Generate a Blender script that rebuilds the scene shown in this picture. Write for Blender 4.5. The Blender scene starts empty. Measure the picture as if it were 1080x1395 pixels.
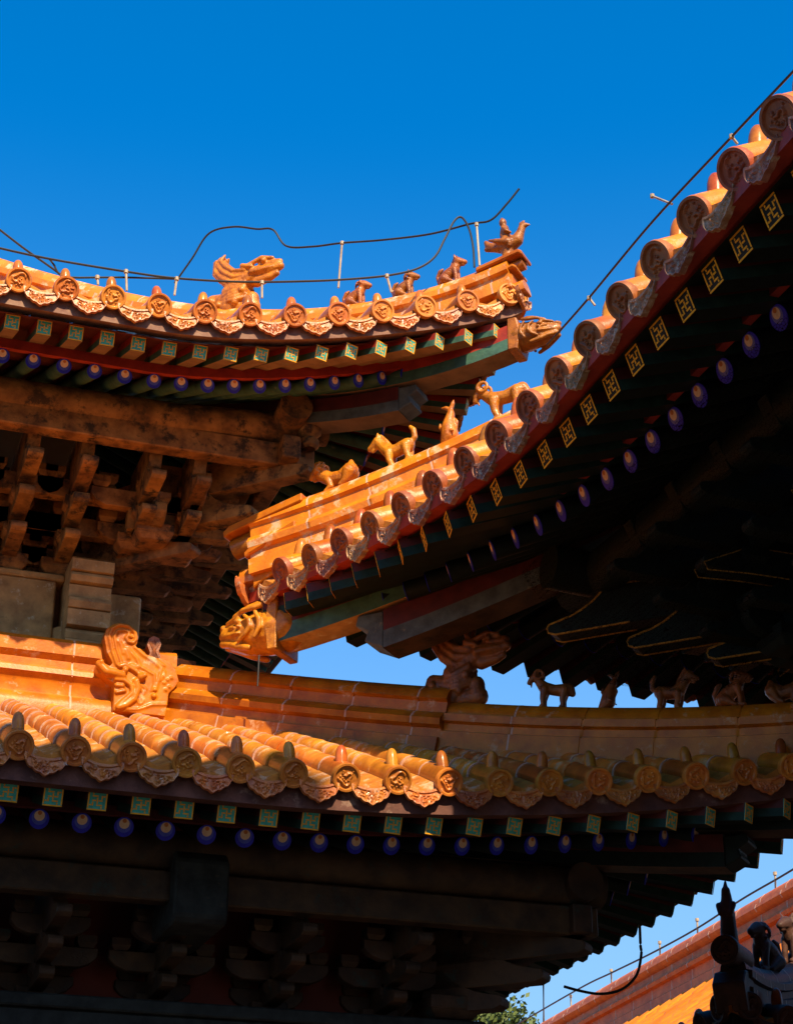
import bpy, bmesh, math, random
from mathutils import Vector, Matrix
random.seed(7)
C = bpy.context.scene
COL = C.collection
sin, cos, pi = math.sin, math.cos, math.pi

# ------------------------------------------------------------------ camera
CAM = Vector((0, 0, 1.6))
xu = Vector((7910, 1209, 2500)).normalized()      # image axes of the world axes
xv = Vector((-972, 1203, 2500)); xv = (xv - xv.dot(xu) * xu).normalized()
xz = xu.cross(xv)
RT = Vector((xu.x, xv.x, xz.x)); DN = Vector((xu.y, xv.y, xz.y)); FW = Vector((xu.z, xv.z, xz.z))
cd = bpy.data.cameras.new('camera'); cam = bpy.data.objects.new('camera', cd); COL.objects.link(cam)
cd.sensor_fit = 'VERTICAL'; cd.sensor_height = 36; cd.sensor_width = 36 * 1080 / 1395
cd.lens = 36 * 2500 / 1395
cd.clip_start = 0.1; cd.clip_end = 3000
m = Matrix((RT, -DN, -FW)).transposed().to_4x4(); m.translation = CAM
cam.matrix_world = m
C.camera = cam

def at(px, py, U=None, V=None, h=None, D=None):
    """the point of the place seen at a pixel of the photograph, at a known U, V, height or depth"""
    x, y = (px - 540) / 2500, (py - 697.5) / 2500
    d = RT * x + DN * y + FW
    if D is None:
        D = U / d.x if U is not None else V / d.y if V is not None else h / d.z
    return CAM + d * D

# ------------------------------------------------------------------ sky, sun, exposure
SUN = Vector((0.02, -1.0, 0.95)).normalized()
W = bpy.data.worlds.new('World'); C.world = W; W.use_nodes = True
nt = W.node_tree; bg = nt.nodes['Background']
sky = nt.nodes.new('ShaderNodeTexSky'); sky.sky_type = 'NISHITA'; sky.sun_disc = False
sky.sun_elevation = math.asin(SUN.z); sky.sun_rotation = math.atan2(SUN.x, SUN.y)
sky.altitude = 300; sky.air_density = 1.0; sky.dust_density = 1.2; sky.ozone_density = 3.0
hs = nt.nodes.new('ShaderNodeHueSaturation'); hs.inputs['Saturation'].default_value = 1.6
# thin haze low in the sky
tg = nt.nodes.new('ShaderNodeTexCoord'); sx = nt.nodes.new('ShaderNodeSeparateXYZ'); nt.links.new(tg.outputs['Generated'], sx.inputs[0])
mr = nt.nodes.new('ShaderNodeMapRange'); mr.interpolation_type = 'SMOOTHSTEP'
mr.inputs[1].default_value = 0.62; mr.inputs[2].default_value = 0.12; mr.inputs[3].default_value = 0.0; mr.inputs[4].default_value = 0.80
nt.links.new(sx.outputs[2], mr.inputs[0])
hz = nt.nodes.new('ShaderNodeMix'); hz.data_type = 'RGBA'; hz.inputs[7].default_value = (1.45, 2.35, 3.5, 1)
nt.links.new(mr.outputs[0], hz.inputs[0]); nt.links.new(hs.outputs[0], hz.inputs[6])
nt.links.new(sky.outputs[0], hs.inputs['Color']); nt.links.new(hz.outputs[2], bg.inputs[0])
bg.inputs[1].default_value = 0.142
sl = bpy.data.lights.new('sun', 'SUN'); so = bpy.data.objects.new('sun', sl); COL.objects.link(so)
sl.energy = 5.0; sl.angle = math.radians(0.5); sl.color = (1.0, 0.79, 0.50)
so.rotation_euler = SUN.to_track_quat('Z', 'Y').to_euler(); so.location = (0, -20, 30)
C.view_settings.view_transform = 'Standard'; C.view_settings.look = 'None'
C.view_settings.exposure = 0.86; C.view_settings.gamma = 1.0
C.cycles.max_bounces = 8

# ------------------------------------------------------------------ materials
def mat(name, base, base2=None, rough=0.5, scale=8.0, wear=None, wear_amt=0.0, wear_scale=5.0,
        bump=0.0, bump_scale=30.0, hue=0.0, val=0.0, coat=0.0, stretch=None, spec=0.35, grime=0.0, grime_scale=9.0):
    M = bpy.data.materials.new(name); M.use_nodes = True
    n, l = M.node_tree.nodes, M.node_tree.links
    p = n['Principled BSDF']; p.inputs['Roughness'].default_value = rough
    coat *= 0.3; p.inputs['Coat Weight'].default_value = coat; p.inputs['Coat Roughness'].default_value = 0.12
    p.inputs['Specular IOR Level'].default_value = spec
    tc = n.new('ShaderNodeNewGeometry'); vec = tc.outputs['Position']
    if stretch:
        mp = n.new('ShaderNodeMapping'); mp.inputs['Scale'].default_value = stretch
        l.new(vec, mp.inputs[0]); vec = mp.outputs[0]
    def noise(s, d=5.0, r=0.6):
        t = n.new('ShaderNodeTexNoise'); t.inputs['Scale'].default_value = s
        t.inputs['Detail'].default_value = d; t.inputs['Roughness'].default_value = r
        l.new(vec, t.inputs['Vector']); return t.outputs['Fac']
    def ramp(f, a, b):
        t = n.new('ShaderNodeMapRange'); t.inputs[1].default_value = a; t.inputs[2].default_value = b
        l.new(f, t.inputs[0]); return t.outputs[0]
    def mix(f, a, b):
        t = n.new('ShaderNodeMix'); t.data_type = 'RGBA'
        if hasattr(f, 'links'): l.new(f, t.inputs[0])
        else: t.inputs[0].default_value = f
        for i, q in ((6, a), (7, b)):
            if hasattr(q, 'links'): l.new(q, t.inputs[i])
            else: t.inputs[i].default_value = (*q, 1)
        return t.outputs[2]
    base2 = base2 or tuple(c * 0.6 for c in base)
    col = mix(ramp(noise(scale), 0.35, 0.65), base2, base)
    if hue or val:
        oi = n.new('ShaderNodeObjectInfo'); hv = n.new('ShaderNodeHueSaturation')
        a = n.new('ShaderNodeMapRange'); a.inputs[3].default_value = 0.5 - hue; a.inputs[4].default_value = 0.5 + hue
        b = n.new('ShaderNodeMapRange'); b.inputs[3].default_value = 1 - val; b.inputs[4].default_value = 1 + val
        mu = n.new('ShaderNodeMath'); mu.operation = 'MULTIPLY'; mu.inputs[1].default_value = 7.31
        fr = n.new('ShaderNodeMath'); fr.operation = 'FRACT'
        l.new(oi.outputs['Random'], a.inputs[0]); l.new(oi.outputs['Random'], mu.inputs[0]); l.new(mu.outputs[0], fr.inputs[0])
        l.new(fr.outputs[0], b.inputs[0]); l.new(a.outputs[0], hv.inputs['Hue']); l.new(b.outputs[0], hv.inputs['Value'])
        l.new(col, hv.inputs['Color']); col = hv.outputs[0]
    if wear:
        f = noise(wear_scale, 8, 0.7); lo = 0.72 - wear_amt * 0.45
        f = ramp(f, lo, lo + 0.10)
        col = mix(f, col, wear)
        r = n.new('ShaderNodeMapRange'); r.inputs[3].default_value = rough; r.inputs[4].default_value = 0.85
        l.new(f, r.inputs[0]); l.new(r.outputs[0], p.inputs['Roughness'])
        if coat:
            c2 = n.new('ShaderNodeMapRange'); c2.inputs[3].default_value = coat; c2.inputs[4].default_value = 0
            l.new(f, c2.inputs[0]); l.new(c2.outputs[0], p.inputs['Coat Weight'])
    if grime:
        f = ramp(noise(grime_scale, 9, 0.75), 0.60, 0.72)
        f2 = n.new('ShaderNodeMath'); f2.operation = 'MULTIPLY'; f2.inputs[1].default_value = grime; l.new(f, f2.inputs[0])
        col = mix(f2.outputs[0], col, (0.055, 0.03, 0.016))
    l.new(col, p.inputs['Base Color'])
    if bump:
        b = n.new('ShaderNodeBump'); b.inputs['Strength'].default_value = bump; b.inputs['Distance'].default_value = 0.01
        l.new(noise(bump_scale, 6, 0.65), b.inputs['Height']); l.new(b.outputs[0], p.inputs['Normal'])
    return M

PALE = (0.55, 0.34, 0.20)
M = {}
M['tile'] = mat('glazed_tile', (0.68, 0.25, 0.012), (0.46, 0.13, 0.008), 0.32, 7, PALE, 0.36, 10, 0.25, 40, 0.012, 0.25, 0.5, grime=0.6, grime_scale=7)
M['tile_dust'] = mat('dusty_glazed_tile', (0.62, 0.215, 0.020), (0.40, 0.115, 0.014), 0.42, 7, (0.58, 0.36, 0.17), 0.40, 8, 0.35, 40, 0.012, 0.2, 0.25, grime=0.55, grime_scale=8)
M['tile_amber'] = mat('amber_glazed_tile', (0.48, 0.145, 0.014), (0.28, 0.072, 0.010), 0.3, 9, (0.5, .33, .2), .12, 14, 0.25, 40, 0.012, 0.25, 0.6, grime=.5, grime_scale=12)
M['tile_far'] = mat('bright_far_tile', (0.76, 0.24, 0.014), (0.54, 0.145, 0.010), 0.5, 3, None, 0, 5, 0.2, 20, 0.008, 0.15, 0.0, spec=0.12, grime=.3, grime_scale=4)
M['gold_dim'] = mat('dim_gold_line', (0.50, 0.26, 0.04), (0.26, 0.13, 0.02), 0.6, 30, spec=0.1)  # dimmer than the gold line colour
M['disc'] = mat('moulded_tile_end', (0.62, 0.22, 0.03), (0.42, 0.12, 0.02), 0.35, 12, (0.50, 0.33, 0.24), 0.22, 25, 0.2, 60, 0.008, 0.22, 0.4, grime=0.5, grime_scale=25)
M['disc_red'] = mat('red_brown_tile_end', (0.36, 0.105, 0.03), (0.24, 0.06, 0.022), 0.5, 12, (0.40, 0.25, 0.2), 0.15, 25, 0.3, 60, 0.015, 0.2, 0.1, grime=0.5, grime_scale=25)  # darker, redder copy of the moulded tile end colour
M['drip'] = mat('drip_tile_glaze', (0.55, 0.18, 0.03), (0.33, 0.09, 0.03), 0.35, 14, (0.50, 0.34, 0.25), 0.30, 22, 0.3, 60, 0.008, 0.22, 0.4, grime=0.55, grime_scale=25)
M['drip_grey'] = mat('worn_drip_tile', (0.42, 0.20, 0.10), (0.26, 0.10, 0.05), 0.6, 14, (0.50, 0.36, 0.26), 0.42, 22, 0.4, 60, 0.02, 0.25, 0.0, grime=0.5, grime_scale=25)
M['pan'] = mat('pan_tile', (0.52, 0.20, 0.03), (0.34, 0.11, 0.02), 0.7, 10, (0.56, 0.36, 0.22), 0.4, 9, 0.5, 50, spec=0.1, grime=.5, grime_scale=14)
M['ridge'] = mat('ridge_glaze', (0.54, 0.165, 0.008), (0.36, 0.09, 0.006), 0.36, 7, PALE, 0.30, 9, 0.2, 40, 0.006, 0.1, 0.2, spec=0.2, grime=0.55, grime_scale=5)
M['ridge_worn'] = mat('worn_ridge_glaze', (0.74, 0.27, 0.012), (0.54, 0.16, 0.01), 0.34, 5, (0.62, 0.46, 0.30), 0.42, 6, 0.4, 40, 0.006, 0.1, 0.4, grime=0.6, grime_scale=6)
M['figure'] = mat('figure_glaze', (0.62, 0.22, 0.012), (0.34, 0.10, 0.008), 0.32, 16, (0.35, 0.2, 0.1), 0.15, 20, 0.5, 70, 0.008, 0.12, 0.4, grime=0.6, grime_scale=18)
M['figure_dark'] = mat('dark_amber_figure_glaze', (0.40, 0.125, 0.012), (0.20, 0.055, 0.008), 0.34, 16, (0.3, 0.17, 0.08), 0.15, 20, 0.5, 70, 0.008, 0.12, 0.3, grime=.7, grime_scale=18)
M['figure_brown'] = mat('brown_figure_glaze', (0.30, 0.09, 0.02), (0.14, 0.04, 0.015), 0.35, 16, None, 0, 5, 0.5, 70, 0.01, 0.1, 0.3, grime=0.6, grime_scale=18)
M['nail'] = mat('nail_cap_glaze', (0.50, 0.17, 0.02), (0.30, 0.08, 0.015), 0.28, 14, None, 0, 5, 0.1, 60, 0.02, 0.35, 0.3, spec=0.22, grime=0.4, grime_scale=20)
M['fascia'] = mat('weathered_fascia', (0.26, 0.15, 0.10), (0.15, 0.06, 0.045), 0.75, 9, (0.36, 0.25, 0.18), 0.3, 6, 0.4, 40, grime=0.6, grime_scale=8)
M['red'] = mat('red_paint', (0.36, 0.035, 0.015), (0.24, 0.02, 0.012), 0.55, 9, (0.25, 0.06, 0.03), 0.2, 12, 0.2, 40, grime=0.5, grime_scale=10)
M['darkred'] = mat('dark_red_and_shade', (0.10, 0.013, 0.009), (0.06, 0.008, 0.007), 0.65, 9, None, 0, 5, 0.2, 40)  # dark red boards, deepened so rafter sides hold the eave shade
M['green'] = mat('green_paint', (0.055, 0.15, 0.11), (0.03, 0.08, 0.06), 0.6, 12, (0.25, 0.26, 0.20), 0.2, 14, 0.2, 40, grime=0.4, grime_scale=12)
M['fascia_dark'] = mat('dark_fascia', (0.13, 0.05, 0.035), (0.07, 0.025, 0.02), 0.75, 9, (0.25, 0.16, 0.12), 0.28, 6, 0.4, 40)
M['darkgreen'] = mat('shaded_green_paint', (0.018, 0.05, 0.038), (0.010, 0.025, 0.02), 0.65, 12, spec=0.15)  # green paint with the shade under the eaves put into the colour
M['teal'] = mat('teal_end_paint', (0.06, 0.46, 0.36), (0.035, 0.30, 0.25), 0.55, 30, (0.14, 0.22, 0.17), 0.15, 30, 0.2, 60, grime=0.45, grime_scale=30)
M['black'] = mat('black_paint_and_shade', (0.010, 0.018, 0.014), (0.007, 0.010, 0.009), 0.6, 20, spec=0.15)  # paint of the near rafter ends; elsewhere eave shade put into colour
M['gold'] = mat('gold_line', (0.90, 0.42, 0.025), (0.74, 0.32, 0.02), 0.55, 40, spec=0.1, grime=0.35, grime_scale=30)
M['blue'] = mat('blue_paint', (0.012, 0.018, 0.62), (0.008, 0.012, 0.48), 0.5, 30)
M['blue2'] = mat('mid_blue_paint', (0.07, 0.11, 0.66), (0.05, 0.08, 0.52), 0.5, 30)
M['lilac'] = mat('lilac_paint', (0.16, 0.17, 0.52), (0.12, 0.13, 0.42), 0.5, 30)
M['cream'] = mat('cream_paint', (0.85, 0.64, 0.42), (0.74, 0.52, 0.32), 0.6, 40, grime=0.35, grime_scale=40)
M['orange'] = mat('orange_paint', (0.70, 0.24, 0.05), (0.5, 0.15, 0.04), 0.6, 40)
M['wood'] = mat('old_timber', (0.40, 0.20, 0.062), (0.13, 0.058, 0.022), 0.66, 6.5, (0.06, 0.036, 0.024), 0.48, 7, 0.5, 30, 0.008, 0.22, grime=0.6, grime_scale=11)
M['beam'] = mat('flaking_beam_paint', (0.56, 0.34, 0.13), (0.30, 0.175, 0.07), 0.8, 6, (0.55, 0.46, 0.30), 0.30, 10, 0.5, 35, grime=0.6, grime_scale=9)
M['bluegrey'] = mat('faded_blue_beam', (0.10, 0.13, 0.13), (0.05, 0.06, 0.06), 0.7, 8, (0.2, 0.18, 0.12), 0.25, 9, 0.4, 35)
M['beige'] = mat('bare_plank', (0.27, 0.175, 0.10), (0.17, 0.105, 0.06), 0.75, 6, (0.2, 0.2, 0.16), 0.25, 9, 0.3, 40, grime=0.4, grime_scale=8)
M['darkwood'] = mat('shaded_timber', (0.080, 0.042, 0.020), (0.028, 0.016, 0.010), 0.65, 6, (0.03, 0.05, 0.045), 0.3, 7, 0.4, 30, 0.01, 0.25)  # timber under the low eaves, their shade put into the colour
M['wall'] = mat('limewashed_wall', (0.42, 0.30, 0.18), (0.30, 0.2, 0.12), 0.9, 3, None, 0, 5, 0.3, 20)
M['redwall'] = mat('red_wall', (0.20, 0.04, 0.025), (0.14, 0.03, 0.02), 0.9, 2)
M['brick'] = mat('grey_brick', (0.14, 0.13, 0.12), (0.10, 0.095, 0.09), 0.9, 3)
M['paving'] = mat('stone_paving', (0.15, 0.115, 0.08), (0.10, 0.078, 0.055), 0.9, 1.5, None, 0, 5, 0.3, 8)
M['cable'] = mat('dark_cable', (0.03, 0.03, 0.03), (0.02, 0.02, 0.02), 0.5, 10)
M['rod'] = mat('galvanised_rod', (0.45, 0.36, 0.24), (0.3, 0.22, 0.14), 0.5, 20)
M['mortar'] = mat('pink_mortar', (0.60, 0.40, 0.30), (0.45, 0.24, 0.17), 0.9, 14, None, 0, 5, 0.5, 50)
M['redtile'] = mat('red_brown_ridge', (0.62, 0.16, 0.04), (0.44, 0.10, 0.03), 0.5, 4, (0.55, 0.33, 0.22), 0.12, 8, 0.3, 30, 0, 0, 0.0, spec=0.12, grime=0.4, grime_scale=3)
M['bark'] = mat('bark', (0.10, 0.07, 0.05))
M['leaf'] = mat('leaf', (0.11, 0.15, 0.035), (0.06, 0.09, 0.02), 0.6, 3, None, 0, 5, 0, 30)

# ------------------------------------------------------------------ mesh helpers
class MB:
    def __init__(s): s.v, s.f, s.m = [], [], []
    def add(s, vs, fs, mi=0):
        k = len(s.v); s.v += [Vector(p) for p in vs]; s.f += [tuple(i + k for i in f) for f in fs]; s.m += [mi] * len(fs)
    def hexa(s, c, mi=0):      # eight corners: bottom ring, top ring
        s.add(c, [(0, 3, 2, 1), (4, 5, 6, 7), (0, 1, 5, 4), (1, 2, 6, 5), (2, 3, 7, 6), (3, 0, 4, 7)], mi)
    def box(s, lo, hi, mi=0, fn=None):
        (a, b, c), (d, e, f) = lo, hi
        q = [(a, b, c), (d, b, c), (d, e, c), (a, e, c), (a, b, f), (d, b, f), (d, e, f), (a, e, f)]
        s.hexa([fn(*p) if fn else p for p in q], mi)
    def sweep(s, pts, sec, mi=0, up=Vector((0, 0, 1)), scales=None, cap=True, closed=True, mis=None):
        pts = [Vector(p) for p in pts]; n = len(sec); rings = []
        for i, p in enumerate(pts):
            t = pts[min(i + 1, len(pts) - 1)] - pts[max(i - 1, 0)]
            if t.length < 1e-7: t = pts[-1] - pts[0]
            t.normalize(); sd = t.cross(up)
            if sd.length < 1e-6: sd = t.cross(Vector((1, 0, 0)))
            sd.normalize(); u2 = sd.cross(t); k = scales[i] if scales else 1.0
            rings.append([p + sd * (x * k) + u2 * (y * k) for x, y in sec])
        vs = [q for r in rings for q in r]; N = n if closed else n - 1
        for j in range(N):
            fs = [(i * n + j, i * n + (j + 1) % n, (i + 1) * n + (j + 1) % n, (i + 1) * n + j) for i in range(len(pts) - 1)]
            if j == 0:
                k = len(s.v); s.v += vs
            s.f += [tuple(q + k for q in f) for f in fs]; s.m += [mis[j] if mis else mi] * len(fs)
        if cap and closed:
            s.f += [tuple(k + j for j in range(n))[::-1], tuple(k + (len(pts) - 1) * n + j for j in range(n))]; s.m += [mi, mi]
    def tube(s, pts, r, mi=0, seg=8, scales=None):
        s.sweep(pts, [(r * cos(2 * pi * i / seg), r * sin(2 * pi * i / seg)) for i in range(seg)], mi, scales=scales)
    def prism(s, poly, d0, d1, fn, mi=0):   # 2-D polygon (x, y) pushed from d0 to d1; fn(x, y, d) -> world
        n = len(poly)
        s.add([fn(x, y, d) for d in (d0, d1) for x, y in poly],
              [tuple(range(n))[::-1], tuple(range(n, 2 * n))] + [(i, (i + 1) % n, n + (i + 1) % n, n + i) for i in range(n)], mi)
    def sphere(s, c, r, mi=0, seg=10, ring=6):
        c = Vector(c); r = Vector((r, r, r)) if not hasattr(r, '__len__') else Vector(r)
        vs = [c + Vector((0, 0, r.z))]
        for i in range(1, ring):
            a = pi * i / ring
            vs += [c + Vector((r.x * sin(a) * cos(2 * pi * j / seg), r.y * sin(a) * sin(2 * pi * j / seg), r.z * cos(a))) for j in range(seg)]
        vs.append(c - Vector((0, 0, r.z))); L = len(vs) - 1
        fs = [(0, 1 + j, 1 + (j + 1) % seg) for j in range(seg)]
        for i in range(ring - 2):
            fs += [(1 + i * seg + j, 1 + (i + 1) * seg + j, 1 + (i + 1) * seg + (j + 1) % seg, 1 + i * seg + (j + 1) % seg) for j in range(seg)]
        fs += [(L, 1 + (ring - 2) * seg + (j + 1) % seg, 1 + (ring - 2) * seg + j) for j in range(seg)]
        s.add(vs, fs, mi)
    def mesh(s, name, mats, org=None, smooth=False, bevel=0):
        me = bpy.data.meshes.new(name); o = Vector(org) if org is not None else Vector((0, 0, 0))
        me.from_pydata([v - o for v in s.v], [], s.f)
        for q in mats: me.materials.append(M[q] if isinstance(q, str) else q)
        me.polygons.foreach_set('material_index', s.m)
        b = bmesh.new(); b.from_mesh(me); bmesh.ops.recalc_face_normals(b, faces=b.faces)
        if bevel:
            es = [e for e in b.edges if len(e.link_faces) == 2 and e.calc_face_angle(0) > 0.6]
            bmesh.ops.bevel(b, geom=es, offset=bevel, segments=1, affect='EDGES', clamp_overlap=True)
        b.to_mesh(me); b.free()
        if smooth:
            me.shade_smooth()
            try: me.set_sharp_from_angle(angle=math.radians(40))
            except Exception: pass
        return me
    def build(s, name, mats, parent=None, smooth=False, bevel=0):
        if isinstance(mats, str): mats = [mats]
        org = parent_origin(parent)
        return link(name, s.mesh(name, mats, org, smooth, bevel), parent)

ORG = {}
def parent_origin(p):
    return ORG.get(p.name, Vector((0, 0, 0))) if p is not None else Vector((0, 0, 0))
def link(name, me, parent=None, mw=None):
    o = bpy.data.objects.new(name, me); COL.objects.link(o)
    if parent is not None:
        o.parent = parent; ORG[o.name] = parent_origin(parent)
        if mw is not None:                     # mw is in world space; roots carry no rotation
            pm = Matrix.Translation(parent_origin(parent)); q = parent
            base = q.get('_mw'); o.matrix_basis = (MW.get(parent.name, pm)).inverted() @ mw
            MW[o.name] = mw
        else:
            MW[o.name] = MW.get(parent.name, Matrix.Translation(parent_origin(parent)))
    elif mw is not None:
        o.matrix_world = mw; MW[o.name] = mw
    return o
MW = {}
def tag(o, label=None, cat=None, group=None, kind=None):
    for k, v in (('label', label), ('category', cat), ('group', group), ('kind', kind)):
        if v: o[k] = v
    return o
def thing(name, label, cat, loc, group=None):
    o = bpy.data.objects.new(name, None); COL.objects.link(o); o.location = loc; o.empty_display_size = 0.3
    ORG[o.name] = Vector(loc); MW[o.name] = Matrix.Translation(Vector(loc))
    return tag(o, label, cat, group)

# ------------------------------------------------------------------ organic shapes: strokes fused by a voxel remesh
def blob(name, strokes, voxel, mats, smooth=2, fat=1.0):
    strokes = [[(x, y, z, r * fat) for x, y, z, r in st] for st in strokes]; b = bmesh.new()
    for st in strokes:
        for i in range(len(st)):
            p = st[i]; q = st[min(i + 1, len(st) - 1)]
            L = (Vector(q[:3]) - Vector(p[:3])).length
            n = max(1, int(L / (0.42 * max(0.4 * voxel, min(p[3], q[3])))) + 1) if i < len(st) - 1 else 1
            for k in range(n):
                t = k / n; r = max(p[3] + (q[3] - p[3]) * t, voxel * 0.8)
                bmesh.ops.create_icosphere(b, subdivisions=2 if r > 2.5 * voxel else 1, radius=r,
                    matrix=Matrix.Translation(Vector(p[:3]).lerp(Vector(q[:3]), t)))
    me = bpy.data.meshes.new(name); b.to_mesh(me); b.free()
    o = bpy.data.objects.new('tmp', me); COL.objects.link(o)
    r = o.modifiers.new('r', 'REMESH'); r.mode = 'VOXEL'; r.voxel_size = voxel
    sm = o.modifiers.new('s', 'SMOOTH'); sm.iterations = smooth; sm.factor = 0.5
    dg = bpy.context.evaluated_depsgraph_get(); dg.update()
    out = bpy.data.meshes.new_from_object(o.evaluated_get(dg)); out.name = name
    bpy.data.objects.remove(o); bpy.data.meshes.remove(me)
    out.materials.clear()
    for q in mats: out.materials.append(M[q])
    out.shade_smooth()
    return out

# ------------------------------------------------------------------ small moulded pieces (shared meshes)
def mesh_tile_end(mt, var=0):
    """round tile end with raised rim and a coiled dragon in relief; local: faces +Z, up = +Y, unit radius 1"""
    rnd = random.Random(var); b = MB(); NR, NA = 22, 56
    curve = []
    for i in range(90):
        t = i / 89; a = rnd.choice([0]) + 5.6 * t + 0.7 + var * 0.8; r = 0.56 - 0.42 * t + 0.10 * sin(t * 17 + var)
        curve.append((r * cos(a), r * sin(a)))
    blobs = [(rnd.uniform(-.55, .55), rnd.uniform(-.55, .55), rnd.uniform(.05, .1)) for _ in range(12)]
    def hgt(x, y):
        r = math.hypot(x, y)
        if r > 0.97: return 0.0
        if r > 0.80: return 0.16
        if r > 0.76: return 0.16 * (r - 0.76) / 0.04 + 0.02
        d = min((x - cx) ** 2 + (y - cy) ** 2 for cx, cy in curve[::2]) ** .5
        z = 0.02 + 0.13 * max(0, 1 - (d / 0.10) ** 2)
        for bx, by, br in blobs:
            q = math.hypot(x - bx, y - by) / br
            if q < 1 and r < 0.7: z = max(z, 0.02 + 0.11 * (1 - q * q) ** .5)
        return z
    vs = [(0, 0, hgt(0, 0))]
    for i in range(1, NR + 1):
        r = i / NR
        vs += [(r * cos(2 * pi * j / NA), r * sin(2 * pi * j / NA), hgt(r * cos(2 * pi * j / NA), r * sin(2 * pi * j / NA))) for j in range(NA)]
    vs += [(0.98 * cos(2 * pi * j / NA), 0.98 * sin(2 * pi * j / NA), -0.35) for j in range(NA)]
    fs = [(0, 1 + j, 1 + (j + 1) % NA) for j in range(NA)]
    for i in range(NR):
        fs += [(1 + i * NA + j, 1 + (i + 1) * NA + j, 1 + (i + 1) * NA + (j + 1) % NA, 1 + i * NA + (j + 1) % NA) for j in range(NA)]
    fs.append(tuple(1 + NR * NA + j for j in range(NA)))
    b.add(vs, fs); return b.mesh('tile_end', [mt], None, True)

def mesh_drip(mt, var=0):
    """drip tile: lobed hanging plate with rim and scroll relief; local: faces +Z, up +Y, half width 1"""
    rnd = random.Random(40 + var)
    half = [(0, -0.98), (0.12, -0.92), (0.22, -0.83), (0.38, -0.82), (0.50, -0.75), (0.58, -0.64), (0.73, -0.62), (0.84, -0.52), (0.90, -0.38), (0.98, -0.30), (1.02, -0.14), (1.03, 0.06)]
    N = 41; b = MB(); R = 12
    def low(x):
        x = abs(x)
        for (a, c), (d, e) in zip(half, half[1:]):
            if a <= x <= d: return c + (e - c) * (x - a) / max(1e-6, d - a)
        return half[-1][1]
    def top(x): return -0.22 + 0.26 * (abs(x) ** 2.2)
    squ = [(rnd.uniform(-.6, .6), rnd.uniform(-.7, -.2), rnd.uniform(0, 6.28)) for _ in range(9)]
    def hgt(x, v):
        if v < 0.10 or v > 0.90 or abs(x) > 0.9: return 0.10
        y = low(x) + (top(x) - low(x)) * v; z = 0.02
        for a, c, ph in squ:
            d = math.hypot(x - a, y - c)
            if d < 0.22: z = max(z, 0.02 + 0.09 * max(0, sin(d * 42 + ph + math.atan2(y - c, x - a))))
        return z
    vs = []
    for i in range(N):
        x = -1.02 + 2.04 * i / (N - 1)
        for k in range(R + 1):
            v = k / R; vs.append((x, low(x) + (top(x) - low(x)) * v, hgt(x, v)))
    n1 = len(vs)
    vs += [(x, y, -0.14) for x, y, z in vs]
    def I(i, k): return i * (R + 1) + k
    fs = []
    for i in range(N - 1):
        for k in range(R):
            q = (I(i, k), I(i + 1, k), I(i + 1, k + 1), I(i, k + 1)); fs += [q, tuple(n1 + a for a in q[::-1])]
        for k in (0, R): fs.append((I(i, k), I(i + 1, k), n1 + I(i + 1, k), n1 + I(i, k)))
    for i in (0, N - 1):
        for k in range(R): fs.append((I(i, k), I(i, k + 1), n1 + I(i, k + 1), n1 + I(i, k)))
    b.add(vs, fs)
    # curved lip above the plate
    lip = [(-1.02 + 2.04 * i / 16, top(-1.02 + 2.04 * i / 16) + 0.03, 0.04) for i in range(17)]
    b.tube(lip, 0.055, seg=6)
    return b.mesh('drip_tile', [mt], None, True)

def mesh_nail(mt='nail'):
    b = MB(); prof = [(1.0, -0.5), (1.0, 0.6), (0.95, 1.1), (0.8, 1.55), (0.55, 1.85), (0.25, 2.0), (0.0, 2.03)]; n = 16
    vs = [(r * cos(2 * pi * j / n), r * sin(2 * pi * j / n), z) for r, z in prof[:-1] for j in range(n)] + [(0, 0, 2.03)]
    fs = [(i * n + j, i * n + (j + 1) % n, (i + 1) * n + (j + 1) % n, (i + 1) * n + j) for i in range(len(prof) - 2) for j in range(n)]
    k = (len(prof) - 2) * n; fs += [(k + j, k + (j + 1) % n, len(vs) - 1) for j in range(n)]; fs.append(tuple(range(n))[::-1])
    b.add(vs, fs); return b.mesh('nail_cap', [mt], None, True)

def mesh_square_end(ground, line):
    """square rafter end, unit half width: painted ground with a raised key-fret of gold lines; faces +Z"""
    b = MB(); b.box((-1, -1, -0.04), (1, 1, 0.02), 0)
    w = 0.07
    def bar(x0, y0, x1, y1): b.box((min(x0, x1) - w, min(y0, y1) - w, 0.01), (max(x0, x1) + w, max(y0, y1) + w, 0.055), 1)
    e = 0.92
    for q in ((-e, -e, e, -e), (-e, e, e, e), (-e, -e + .21, -e, e - .21), (e, -e + .21, e, e - .21)): bar(*q)
    g = 0.46
    for q in ((0, -g + .21, 0, g - .21), (-g, g, 0, g), (0, -g, g, -g), (-g, 0, -.21, 0), (.21, 0, g, 0), (g, .21, g, g), (-g, -g, -g, -.21)): bar(*q)
    for q in ((-.92 + .21, -.46, -.67, -.46), (.67, .46, .71, .46), (.46, -.71, .46, -.67), (-.46, .67, -.46, .71)): bar(*q)
    return b.mesh('painted_end', [ground, line])

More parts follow.
